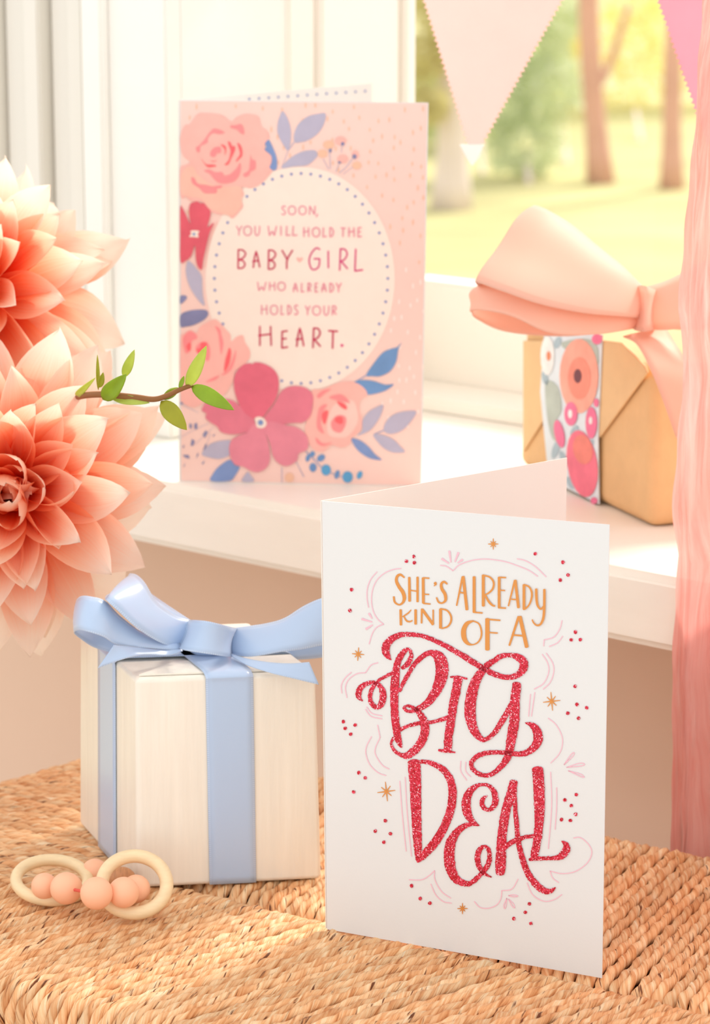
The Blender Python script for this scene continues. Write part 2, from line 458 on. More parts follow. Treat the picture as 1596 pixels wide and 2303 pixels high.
# sill board with soft nosing
sill = shell('window_sill', [wbox(AL - 0.17, AR + 0.1, 0.0, D1 + 0.02, ZS - SILL_T, ZS)], M['sill'], bev=0.004)
tag(sill, 'thick white painted windowsill below the window', 'windowsill', kind='structure')
# bed mould under the sill
# casing left of the opening and fluted moulding beyond it
AC = wall_co(UP(207, 600, W(0, DW - 0.012, 0), wn))[0]
tr1 = shell('trim_1', [wbox(AC, AL + 0.0, DW - 0.012, DW + 0.001, ZS, ZT + 0.08), wbox(AC, AC + 0.016, DW - 0.018, DW - 0.011, ZS, ZT + 0.08)], M['paint'], bev=0.0015)
tag(tr1, 'flat white casing board left of the window recess', 'trim', kind='structure')
boxes = []
for (x0, x1, dd) in ((-0.004, 0.0, 0.0), (-0.018, -0.006, 0.010), (-0.036, -0.020, 0.004), (-0.050, -0.038, 0.012), (-0.072, -0.052, 0.004), (-0.10, -0.074, 0.012)):
    boxes.append(wbox(AC + x0, AC + x1, DW - dd, DW + 0.001, ZS, ZT + 0.08))
tr2 = shell('trim_2', boxes, M['moulding'], bev=0.0012)
tag(tr2, 'fluted off white moulding left of the window casing', 'trim', kind='structure')
# window: stile, stops, bottom rail, glass
ZR = float(UP(957, 631, W(0, D1, 0), wn)[2])
win = empty('window_1', W(AL, D1, ZS), 'white sash window looking out on the sunny garden', 'window', kind='structure')
def wpart(name, boxes, m, bev=0.0015):
    v, f = join(boxes)
    bm = bmesh.new(); vs = [bm.verts.new(tuple(p)) for p in v]
    for q in f: bm.faces.new([vs[i] for i in q])
    bmesh.ops.recalc_face_normals(bm, faces=bm.faces)
    if bev: bmesh.ops.bevel(bm, geom=list(bm.edges), offset=bev, segments=2, affect='EDGES')
    return bm_obj(name, bm, m, win)
wpart('jamb_stop', [wbox(AL - 0.002, AL + 0.006, D1 - 0.075, D1 - 0.005, ZS, ZT)], M['frame'])
wpart('jamb_stop', [wbox(AL - 0.002, AL + 0.003, D1 - 0.10, D1 - 0.078, ZS, ZT)], M['frame'])
wpart('stile', [wbox(AL - 0.002, AL + 0.007, D1, D1 + 0.010, ZS, ZT)], M['frame'])
wpart('stile', [wbox(AR - 0.04, AR + 0.002, D1, D1 + 0.035, ZS, ZT)], M['frame'])
wpart('bottom_rail', [wbox(AL + 0.007, AR - 0.04, D1, D1 + 0.022, ZS - 0.001, ZR)], M['frame'])
wpart('rail_moulding', [wbox(AL + 0.006, AR - 0.04, D1 - 0.045, D1 + 0.001, ZS - 0.001, ZS + 0.008)], M['frame'])
wpart('top_rail', [wbox(AL + 0.007, AR - 0.04, D1, D1 + 0.022, ZT - 0.05, ZT)], M['frame'])
gl = mesh('glass_pane', [W(AL + 0.01, D1 + 0.006, ZR - 0.01), W(AR - 0.03, D1 + 0.006, ZR - 0.01), W(AR - 0.03, D1 + 0.006, ZT - 0.04), W(AL + 0.01, D1 + 0.006, ZT - 0.04)], [(0, 1, 2, 3)], M['glass'], win)

# ------------------------------------------------------------------ garden outside
ZG = -1.15
g = mesh('lawn', [(-30, 2.6, ZG), (60, 2.6, ZG), (60, 90, ZG), (-30, 90, ZG)], [(0, 1, 2, 3)], M['lawn'])
tag(g, 'sunlit yellow green lawn outside the window', 'lawn', kind='structure')

def foliage(centers, n, leaf, seed):
    r = np.random.default_rng(seed); V = []; Fc = []
    cs = np.array([c[:3] for c in centers]); rs = np.array([c[3] for c in centers])
    leaf *= 0.6; n = int(n * 2.6)
    for i in range(n):
        k = r.integers(len(cs))
        d = r.normal(size=3); d /= np.linalg.norm(d)
        p = cs[k] + d * rs[k] * (0.55 + 0.45 * r.random()) * np.array([1, 1, 0.85])
        a = r.normal(size=3); a /= np.linalg.norm(a); b = np.cross(a, r.normal(size=3)); b /= np.linalg.norm(b)
        s = leaf * (0.6 + 0.8 * r.random())
        o = len(V)
        V += [p - a * s, p + b * s * .45, p + a * s, p - b * s * .45]
        Fc.append((o, o + 1, o + 2, o + 3))
    return V, Fc
def leafmat(name, c):
    return mat(name, c, 0.7, var=0.12, vscale=0.9, trans=0.5)  # pastel leaf colours carry the garden's haze and glare
M['fol_y'] = leafmat('foliage_yellow', C(248, 240, 180))
M['fol_g'] = leafmat('foliage_green', C(226, 234, 204))
M['fol_o'] = leafmat('foliage_olive', C(228, 220, 166))
M['fol_l'] = leafmat('foliage_lime', C(222, 230, 178))

def gp(px, py):                               # foot of something standing on the lawn
    return U(px, py, ZG)
def tree(px, py, r0, hgt, crown, fm, n, leaf, label, bark, branches=(), seed=1, lean=0.0):
    p = gp(px, py)
    t = empty('tree', p, label, 'tree', 'trees on the lawn outside')
    path = [p + np.array([lean * k / 6 + 0.05 * math.sin(k * 1.3 + seed) * (k > 0), 0, hgt * k / 6]) for k in range(7)]
    path = catmull(path, 5)
    rad = np.linspace(r0 * 1.12, r0 * 0.7, len(path)); rad[0] *= 1.35; rad[1] *= 1.15
    v, f = tube(path, rad, 12)
    mesh('trunk', v, f, bark, t, True)
    for (z0, dx, dy, dz, rr) in branches:
        i = int(z0 / hgt * (len(path) - 1)); q = path[i]
        bp = catmull([q, q + np.array([dx * .45, dy * .4, dz * .3]), q + np.array([dx, dy, dz])], 6)
        v, f = tube(bp, np.linspace(rr, rr * .5, len(bp)), 8); mesh('branch', v, f, bark, t, True)
    if n:
        cs = [(p[0] + a, p[1] + b, p[2] + c, d) for a, b, c, d in crown]
        v, f = foliage(cs, n, leaf, seed)
        fo = mesh('foliage', v, f, fm, t); fo['kind'] = 'stuff'
    return t
tree(1350, 412, 0.046, 4.2, [(-.55, 0, 4.4, .5)], M['fol_y'], 260, .07,
     'brown tree trunk forking to the right, seen through the window', M['trunk'], ((0.50, .17, .1, .40, .026), (2.4, -.4, .2, .8, .04)), 3, -0.12)
tree(1510, 425, 0.040, 4.0, [(0.75, .6, 4.2, .5)], M['fol_y'], 200, .07,
     'brown tree trunk beside the pink curtain, seen through the window', M['trunk'], ((2.2, .5, 0, .7, .04),), 5, -0.05)
tree(1015, 470, 0.062, 3.6, [(-.12, -.15, .46, .11), (-.14, -.1, .66, .13), (-.02, -.15, .82, .14), (-.15, -.1, .95, .15)], M['fol_o'], 900, .035,
     'pale trunked tree with olive leaves beside the window frame', M['trunk_p'], ((0.5, -.12, 0, .3, .03),), 8, -0.05)
def shrub(px, py, label, crown, fm, n, leaf, seed):
    p = gp(px, py)
    t = empty('garden_shrub', p, label, 'shrub', 'shrubs at the end of the lawn')
    v, f = tube([p, p + np.array([0, .3, .14])], [.015, .01], 8); mesh('stem', v, f, M['trunk_p'], t)
    v, f = foliage([(p[0] + a, p[1] + b, p[2] + c, d) for a, b, c, d in crown], n, leaf, seed)
    fo = mesh('foliage', v, f, fm, t); fo['kind'] = 'stuff'
shrub(1190, 415, 'grey green shrub behind the blush pennant tip', [(0, .3, .16, .2), (-.14, .3, .36, .2), (.1, .3, .42, .2), (-.02, .4, .62, .22), (.12, .4, .8, .22), (-.15, .4, .85, .2)], M['fol_g'], 1500, .045, 11)
shrub(1085, 395, 'tall soft green shrub between the window frame and pennant', [(-.1, 1.3, .25, .28), (.05, 1.3, .55, .28), (-.1, 1.4, .9, .3)], M['fol_l'], 1300, .055, 12)
shrub(1275, 372, 'lime shrub left of the forking trunk', [(-.1, 2.2, .3, .3), (0, 2.2, .7, .3), (-.05, 2.3, 1.1, .3)], M['fol_l'], 1100, .06, 13)
shrub(1440, 320, 'golden yellow shrub far behind the two brown trunks', [(0, 2, .3, .5), (.5, 2.1, .5, .5), (-.5, 2, .5, .5), (0, 2, 1.0, .6)], M['fol_y'], 700, .08, 14)

# ------------------------------------------------------------------ rush stool
stool = empty('rush_stool', (-0.03, 1.1, ZF), 'low wooden stool with a twisted straw woven seat below the windowsill', 'stool')
e2 = np.array([math.cos(math.radians(-33)), math.sin(math.radians(-33))])
sA = np.array([-0.3104, 1.1594]); sD = np.array([-0.1043, 1.3709]); sM = np.array([-0.078, 1.163])
df = np.array([math.cos(math.radians(39)), math.sin(math.radians(39))])      # front cords, inwards
db = -np.array([math.cos(math.radians(64)), math.sin(math.radians(64))])     # back cords, inwards
dl = np.array([math.cos(math.radians(-30.5)), math.sin(math.radians(-30.5))]) # left cords, inwards
sS = sM + e2 * 0.5
sB = sA + e2 * 0.46; sC = sD + e2 * 0.40; sE = sB + df * 0.135
RS, RW, SP = 0.00245, 0.011, 0.0049
def hit(p, d, a, b):                           # ray p+t d with segment a-b
    A = np.array([[d[0], -(b - a)[0]], [d[1], -(b - a)[1]]])
    if abs(np.linalg.det(A)) < 1e-9: return None
    t, k = np.linalg.solve(A, a - p)
    return t if (t > 0 and -1e-6 <= k <= 1 + 1e-6) else None
NR = 10
def strand(E, d, t, phase):
    out = -d
    L = t - RW - RS
    pts = []
    n = max(3, int(L / 0.0024))
    j = rng.normal(size=4) * 0.00045
    for i in range(n + 1):
        k = i / n
        p = E + d * (t - k * L)
        z = -RS + 0.0003 * math.sin(phase + k * 9) - (0.006 * (1 - k / 0.06) ** 2 if k < 0.06 else 0)
        side = np.array([-d[1], d[0]]) * (j[0] * math.sin(k * 5 + phase) + j[1])
        pts.append([p[0] + side[0], p[1] + side[1], z])
    base = E - out * (RW + RS)
    for i in range(1, 9):
        a = math.pi / 2 * i / 8
        q = base + out * RW * math.sin(a)
        pts.append([q[0], q[1], -RS - RW * (1 - math.cos(a))])
    q = base + out * RW
    for i in range(1, 13): pts.append([q[0], q[1], -RS - RW - i * 0.0026])
    P = np.array(pts)
    T = np.gradient(P, axis=0); T /= np.linalg.norm(T, axis=1)[:, None]
    s = np.concatenate([[0], np.cumsum(np.linalg.norm(np.diff(P, axis=0), axis=1))])
    side = np.array([-d[1], d[0], 0.0])
    nr = np.cross(side, T)
    if nr[0][2] < 0: nr = -nr
    th = np.arange(NR + 1) / NR * 2 * math.pi - math.pi / 2
    pitch = 0.024 * (0.8 + 0.45 * rng.random())
    wob = (0.96 + 0.1 * rng.random()) * (1 + 0.07 * np.sin(s * 230 + phase * 3) + 0.05 * np.sin(s * 610 + phase))
    tw = s / pitch * 2 * math.pi + phase
    rr = RS * wob[:, None] * (1 + 0.17 * np.cos(2 * (th[None] - tw[:, None])) + 0.04 * np.cos(5 * (th[None] - tw[:, None])))
    V = P[:, None, :] + rr[..., None] * (np.cos(th)[None, :, None] * side[None, None] + np.sin(th)[None, :, None] * nr[:, None])
    uv = np.stack([np.broadcast_to(s[:, None], rr.shape), (th[None] - tw[:, None]) / (2 * math.pi)], -1)
    m_, k_ = rr.shape
    idx = np.arange(m_ * k_).reshape(m_, k_)
    Fc = np.stack([idx[:-1, :-1], idx[:-1, 1:], idx[1:, 1:], idx[1:, :-1]], -1).reshape(-1, 4)
    mesh('straw_strand', V.reshape(-1, 3), Fc, M['straw'], stool, True, uv.reshape(-1, 2))
def sector(a, dirn, d, length, targets):
    n = int(length / SP)
    for i in range(n):
        E = a + dirn * (SP * (i + 0.6) + rng.normal() * 0.0002)
        ts = [hit(E, d, p, q) for p, q in targets]
        ts = [t for t in ts if t]
        if not ts: continue
        t = min(ts)
        if t < RW + RS + 0.004: continue
        strand(E, d, t, rng.random() * 6.28)
lad = np.linalg.norm(sD - sA)
sector(sA, e2, df, 0.46, ((sA, sM), (sM, sS)))
sector(sD, e2, db, 0.40, ((sD, sM), (sM, sS)))
sector(sA, (sD - sA) / lad, dl, lad, ((sA, sM), (sD, sM)))
cor = [sA, sB, sE, sC, sD]; cen = np.mean(cor, axis=0)
ins = [p + (cen - p) / np.linalg.norm(cen - p) * 0.017 for p in cor]
v, f = prism([(p[0], p[1], -0.045) for p in ins], [(p[0], p[1], -0.0065) for p in ins])
mesh('seat_core', v, f, M['core'], stool)
for p in (sA, sB, sC, sD):
    q = p + (cen - p) / np.linalg.norm(cen - p) * 0.035
    v, f = tube([(q[0], q[1], ZF), (q[0], q[1], -0.3), (q[0], q[1], -0.03)], [0.011, 0.014, 0.015], 12)
    mesh('leg', v, f, M['leg'], stool, True)
lg = [p + (cen - p) / np.linalg.norm(cen - p) * 0.035 for p in (sA, sB, sC, sD)]
for i in range(4):
    a, b = lg[i], lg[(i + 1) % 4]
    v, f = tube([(a[0], a[1], -0.28 - .03 * (i % 2)), (b[0], b[1], -0.28 - .03 * (i % 2))], 0.008, 10)
    mesh('stretcher', v, f, M['leg'], stool, True)

# ------------------------------------------------------------------ strips of ribbon
def ribbon(name, lines, m, parent, nk=8, nc=6, th=0.0004, bulge=0.0, uv0=0.0, fold=0.0, nf=2.5):
    """lines: cross-lines ((px,py,Y),(px,py,Y)) or pairs of 3-D points, top edge and bottom edge"""
    A = []; B = []
    for a, b in lines:
        A.append(UY(*a) if len(a) == 3 and a[0] > 50 else np.array(a)); B.append(UY(*b) if len(b) == 3 and b[0] > 50 else np.array(b))
    A = catmull(A, nk); B = catmull(B, nk)
    n = len(A); mid = (A + B) / 2
    s = np.concatenate([[0], np.cumsum(np.linalg.norm(np.diff(mid, axis=0), axis=1))])
    V = []; UVs = []
    for i in range(n):
        tdir = mid[min(i + 1, n - 1)] - mid[max(i - 1, 0)]
        nrm = np.cross(tdir, B[i] - A[i]); nrm /= np.linalg.norm(nrm) + 1e-9
        if nrm[1] > 0: nrm = -nrm
        for k in range(nc + 1):
            t = k / nc
            V.append(A[i] * (1 - t) + B[i] * t + nrm * (bulge * 4 * t * (1 - t) + fold * math.sin(math.pi * nf * t + 1.4 * i / n) * math.sin(math.pi * i / (n - 1)))); UVs.append((s[i] + uv0, t))
    Fc = []
    for i in range(n - 1):
        for k in range(nc):
            a = i * (nc + 1) + k
            Fc.append((a, a + 1, a + nc + 2, a + nc + 1))
    o = mesh(name, V, Fc, m, parent, True, UVs)
    if th:
        so = o.modifiers.new('thick', 'SOLIDIFY'); so.thickness = th; so.offset = 0
    return o

# ------------------------------------------------------------------ white gift with blue bow
P0 = U(308, 2001, 0)[:2]; P1 = U(726, 1980, 0)[:2]; P3 = P0 + (U(186, 1865, 0)[:2] - P0) * 1.08
P2 = P1 + P3 - P0
HB = 0.092
gift = empty('white_gift', np.append((P0 + P1 + P2 + P3) / 4, 0), 'cream wrapped gift box with a blue satin bow on the straw stool', 'gift box')
gc = (P0 + P1 + P2 + P3) / 4
def gin(p, k): return gc + (p - gc) * k
bot = [np.append(gin(p, 0.995), 0.0003) for p in (P0, P1, P2, P3)]
top = [np.append(gin(p, 0.955), HB) for p in (P0, P1, P2, P3)]
v, f = prism(bot, top)
bev_obj('wrapped_box', v, f, M['wrap'], gift, w=0.0022, seg=3)
# folded paper flap on the lid
def glid(a, b, z=HB): # lid coordinates: a along front edge, b to the back
    return top[0] * (1 - a) * (1 - b) + top[1] * a * (1 - b) + top[3] * (1 - a) * b + top[2] * a * b + np.array([0, 0, z - HB])
fp = [glid(.03, .04), glid(.97, .03), glid(.97, .30), glid(.30, .26)]
v, f = prism([p + np.array([0, 0, .0002]) for p in fp], [p + np.array([0, 0, .0009]) for p in fp])
mesh('paper_flap', v, f, M['wrap'], gift)
# bands
def face_pt(i0, i1, a, z):
    k = z / HB
    b = bot[i0] * (1 - a) + bot[i1] * a; t = top[i0] * (1 - a) + top[i1] * a
    return b * (1 - k) + t * k
def band(i0, i1, i2, i3, c, hw0, hw1):
    nrm = face_pt(i0, i1, .5, .04) - np.append(gc, .04); nrm[2] = 0; nrm /= np.linalg.norm(nrm)
    off = nrm * 0.0006; up = np.array([0, 0, 0.0014])
    ln = []
    for z in np.linspace(0.0005, HB - 0.003, 8):
        k = z / HB; hw = hw0 * (1 - k) + hw1 * k
        ln.append((face_pt(i0, i1, c - hw, z) + off, face_pt(i0, i1, c + hw, z) + off))
    e = (face_pt(i0, i1, c - hw1, HB - .0008) + off * .9 + up * .4, face_pt(i0, i1, c + hw1, HB - .0008) + off * .9 + up * .4); ln.append(e)
    for k in np.linspace(0.05, 0.95, 8):
        a = (top[i0] * (1 - (c - hw1)) + top[i1] * (c - hw1)) * (1 - k) + (top[i3] * (1 - (c - hw1)) + top[i2] * (c - hw1)) * k
        b = (top[i0] * (1 - (c + hw1)) + top[i1] * (c + hw1)) * (1 - k) + (top[i3] * (1 - (c + hw1)) + top[i2] * (c + hw1)) * k
        ln.append((a + up, b + up))
    nrm2 = -off
    for z in np.linspace(HB - 0.003, 0.0005, 6):
        ln.append((face_pt(i3, i2, c - hw1, z) + nrm2, face_pt(i3, i2, c + hw1, z) + nrm2))
    return ln
ribbon('ribbon_band', band(0, 1, 2, 3, 0.512, 0.126, 0.132), M['blue'], gift, nk=4)
ribbon('ribbon_band', band(3, 0, 1, 2, 0.52, 0.15, 0.15), M['blue'], gift, nk=4)
# bow
ribbon('bow_loop', [((427, 1396, 1.184), (408, 1458, 1.182)), ((390, 1382, 1.182), (362, 1446, 1.170)), ((352, 1354, 1.180), (310, 1414, 1.162)),
                    ((326, 1312, 1.183), (268, 1376, 1.160)), ((308, 1294, 1.190), (244, 1354, 1.160)), ((292, 1290, 1.199), (236, 1346, 1.166)),
                    ((300, 1298, 1.208), (246, 1340, 1.178)), ((330, 1328, 1.211), (280, 1372, 1.188)), ((372, 1358, 1.208), (340, 1410, 1.192)), ((428, 1395, 1.200), (410, 1445, 1.192))], M['blue'], gift, bulge=0.0012)
ribbon('bow_loop', [((402, 1446, 1.180), (404, 1463, 1.176)), ((330, 1428, 1.172), (330, 1457, 1.166)), ((272, 1388, 1.168), (268, 1452, 1.160)),
                    ((236, 1352, 1.166), (232, 1432, 1.156)), ((205, 1342, 1.166), (198, 1421, 1.156)), ((183, 1341, 1.171), (175, 1417, 1.161)),
                    ((172, 1352, 1.181), (167, 1424, 1.170)), ((180, 1366, 1.190), (182, 1437, 1.180)), ((215, 1384, 1.195), (212, 1456, 1.188)), ((262, 1408, 1.196), (256, 1468, 1.190)), ((330, 1430, 1.194), (330, 1470, 1.190)), ((410, 1440, 1.192), (410, 1470, 1.188))], M['blue'], gift, bulge=0.0008)
ribbon('bow_loop', [((528, 1412, 1.184), (520, 1472, 1.180)), ((560, 1408, 1.182), (556, 1477, 1.172)), ((600, 1402, 1.180), (592, 1473, 1.168)), ((640, 1390, 1.178), (632, 1466, 1.166)),
                    ((685, 1362, 1.178), (680, 1460, 1.166)), ((728, 1344, 1.178), (728, 1451, 1.168)), ((780, 1336, 1.180), (780, 1446, 1.170)), ((806, 1345, 1.188), (804, 1450, 1.178)),
                    ((790, 1372, 1.196), (788, 1466, 1.188)), ((720, 1405, 1.198), (716, 1480, 1.190)), ((640, 1425, 1.196), (640, 1484, 1.190)), ((530, 1425, 1.192), (530, 1478, 1.188))], M['blue'], gift, bulge=0.001)
ribbon('bow_tail', [((410, 1460, 1.176), (411, 1464, 1.175)), ((372, 1462, 1.172), (378, 1474, 1.170)), ((325, 1457, 1.166), (330, 1472, 1.162)), ((285, 1453, 1.160), (285, 1480, 1.156)), ((256, 1451, 1.156), (219, 1503, 1.152))], M['blue'], gift)
ribbon('bow_tail', [((518, 1470, 1.176), (520, 1475, 1.174)), ((558, 1482, 1.168), (556, 1496, 1.164)), ((610, 1490, 1.160), (606, 1513, 1.156)), ((655, 1492, 1.156), (655, 1525, 1.152)), ((695, 1489, 1.154), (717, 1540, 1.149))], M['blue'], gift)
ribbon('bow_knot', [((424, 1402, 1.196), (404, 1452, 1.192)), ((424, 1396, 1.182), (402, 1457, 1.178)), ((434, 1394, 1.173), (414, 1462, 1.168)), ((465, 1397, 1.167), (450, 1468, 1.163)), ((500, 1405, 1.168), (490, 1474, 1.164)),
                    ((524, 1411, 1.174), (513, 1477, 1.169)), ((533, 1413, 1.184), (521, 1475, 1.180)), ((530, 1414, 1.196), (520, 1470, 1.192))], M['blue'], gift, bulge=-0.0012)

kc = UY(466, 1446, 1.186); v, f = sphere(kc, 0.0095, 20, 12, (1.0, 0.7, 0.62)); mesh('bow_centre', v, f, M['blue'], gift, True, [(0.5, 0.5)] * len(v))

# ------------------------------------------------------------------ teether
tee = empty('baby_teether', U(215, 2020, 0), 'wooden ring teether with peach round beads lying beside the white gift', 'teether')
def ring(name, c, R, r, nrm, m):
    nrm = np.array(nrm, float); nrm /= np.linalg.norm(nrm)
    a = np.cross(nrm, [0, 0, 1.0]); a /= np.linalg.norm(a); b = np.cross(nrm, a)
    V = []; Fc = []; nu, nv = 56, 16
    for i in range(nu):
        t = 2 * math.pi * i / nu; rd = a * math.cos(t) + b * math.sin(t)
        for k in range(nv):
            q = 2 * math.pi * k / nv
            V.append(np.array(c) + rd * (R + r * math.cos(q)) + nrm * r * math.sin(q) * 1.05)
            Fc.append((i * nv + k, ((i + 1) % nu) * nv + k, ((i + 1) % nu) * nv + (k + 1) % nv, i * nv + (k + 1) % nv))
    return mesh(name, V, Fc, m, tee, True)
ring('wooden_ring', U(117, 1979, 0.0062), 0.0150, 0.0025, (0.08, -0.24, 1.0), M['woodring'])
ring('wooden_ring', U(302, 1989, 0.0128), 0.0133, 0.0028, (0.06, -0.62, 0.72), M['woodring'])
beads = [(100, 1993, .0085, 30), (149, 1998, .0110, 36.5), (217, 2009, .0150, 37), (278, 2007, .0135, 35), (306, 1999, .0105, 32)]
bp_ = []
for (px, py, z, r) in beads:
    c = U(px, py, z); k = r * (c[1] * c_ + (H - z) * s_) / F
    v, f = sphere(c, k, 28, 18); mesh('silicone_bead', v, f, M['bead'], tee, True); bp_.append(c)
c = U(213, 1962, 0.0062); v, f = sphere(c, 0.0058, 24, 16); mesh('silicone_bead', v, f, M['bead'], tee, True)
c2 = U(272, 1977, 0.0062); v, f = sphere(c2, 0.0055, 24, 16, (1.15, 1, .95)); mesh('wooden_bead', v, f, M['woodbead'], tee, True)
path = catmull([bp_[0], bp_[1], bp_[2], bp_[3], bp_[4], c2, c], 8)
v, f = tube(path, 0.0007, 8); mesh('cord', v, f, M['string'], tee, True)

# ------------------------------------------------------------------ printed strokes and shapes on a flat panel
class Panel:
    """vertical paper panel through two foot points; px() gives the point of the sheet that the photo shows at a pixel"""
    def __init__(self, fa, fb):
        self.a = np.array(fa); self.b = np.array(fb)
        t = self.b - self.a; t[2] = 0; t /= np.linalg.norm(t)
        n = np.array([t[1], -t[0], 0.0])
        if n[1] > 0: n = -n
        self.n = n
    def px(self, x, y, off=0.0):
        return UP(x, y, self.a, self.n) + self.n * off
def sheet(name, pan, corners, m, parent, th=0.00045, off=0.0):
    fr = [pan.px(*p) + pan.n * off for p in corners]
    fr = [np.array([p[0], p[1], p[2]]) for p in fr]
    bk = [p - pan.n * th for p in fr]
    v, f = prism(bk, fr)
    return mesh(name, v, f, m, parent)
def stroke_px(pts, rough=0.0, wmul=1.0, n=7):
    """outline strip + round caps of a pen stroke given as (x, y, width) in pixels -> 2-D verts, faces"""
    S = catmull(pts, n if len(pts) > 2 else 10)
    P = S[:, :2]; Wd = np.maximum(S[:, 2] * wmul, 0.6) / 2
    T = np.gradient(P, axis=0); T /= np.linalg.norm(T, axis=1)[:, None] + 1e-9
    Nn = np.stack([-T[:, 1], T[:, 0]], 1)
    if rough: ja = rng.normal(size=len(P)) * rough; jb = rng.normal(size=len(P)) * rough
    else: ja = jb = 0
    L = P + Nn * (Wd + ja)[:, None]; R = P - Nn * (Wd + jb)[:, None]
    V = [tuple(q) for q in np.stack([L, R], 1).reshape(-1, 2)]
    Fc = [(2 * i, 2 * i + 1, 2 * i + 3, 2 * i + 2) for i in range(len(P) - 1)]
    for e, sg in ((0, -1), (len(P) - 1, 1)):
        if Wd[e] < 1.0: continue
        o = len(V); fan = []
        for k in range(7):
            a = math.pi * k / 6
            q = P[e] + (Nn[e] * math.cos(a) + T[e] * sg * math.sin(a) * 0.5) * Wd[e]; V.append(tuple(q)); fan.append(o + k)
        Fc.append(tuple(fan))
    return V, Fc
def print_strokes(name, pan, strokes, m, parent, off, rough=0.0, wmul=1.0):
    V = []; Fc = []
    for ks, s in enumerate(strokes):
        v, f = stroke_px(s, rough, wmul); o = len(V)
        V += [pan.px(x, y, off + ks * 1.2e-5) for x, y in v]; Fc += [tuple(i + o for i in q) for q in f]
    return mesh(name, V, Fc, m, parent)
def print_polys(name, pan, polys, m, parent, off, smooth=True):
    V = []; Fc = []
    for k, p in enumerate(polys):
        q = catmull(p, 4, True) if smooth else np.array(p, float)
        o = len(V); V += [pan.px(x, y, off + k * 1e-6) for x, y in q]
        Fc += [tuple(i + o for i in t) for t in tessellate_polygon([[Vector((x, y, 0)) for x, y in q]])]
    return mesh(name, V, Fc, m, parent)
def ell(cx, cy, rx, ry, n=20, rot=0.0):
    return [(cx + rx * math.cos(t) * math.cos(rot) - ry * math.sin(t) * math.sin(rot), cy + rx * math.cos(t) * math.sin(rot) + ry * math.sin(t) * math.cos(rot)) for t in np.linspace(0, 2 * math.pi, n, endpoint=False)]
def T(x0, y0, k, pts):                         # from a magnified crop back to photo pixels
    return [(x0 + p[0] * k, y0 + p[1] * k) + ((p[2] * k,) if len(p) > 2 else ()) for p in pts]

# ------------------------------------------------------------------ front card
cf = U(735, 2090, 0); cr_ = U(1353, 2200, 0)
card1 = empty('greeting_card', cf, 'white folded greeting card with red glitter lettering BIG DEAL standing on the stool', 'greeting card', 'greeting cards')
p1 = Panel(cf, cr_)
fp1 = sheet('front_panel', p1, [(735, 2090), (1353, 2200), (1370, 1180), (724, 1127)], M['card'], card1)
ctop = p1.px(724, 1127)
# back leaf: from the same fold away to the window
bend = UP(1277, 1030, ctop, np.array([0, 0, 1.0]))
p1b = Panel(cf, np.array([bend[0], bend[1], 0]))
v, f = prism([np.array([cf[0], cf[1], 0.0002]) - p1b.n * .0006, np.array([bend[0], bend[1], 0.0002]) - p1b.n * .0006, np.array([bend[0], bend[1], 0.0002]) - p1b.n * .001, np.array([cf[0], cf[1], 0.0002]) - p1b.n * .001],
             [ctop - p1b.n * .0006, bend - p1b.n * .0006, bend - p1b.n * .001, ctop - p1b.n * .001])
mesh('back_panel', v, f, M['card_in'], card1)

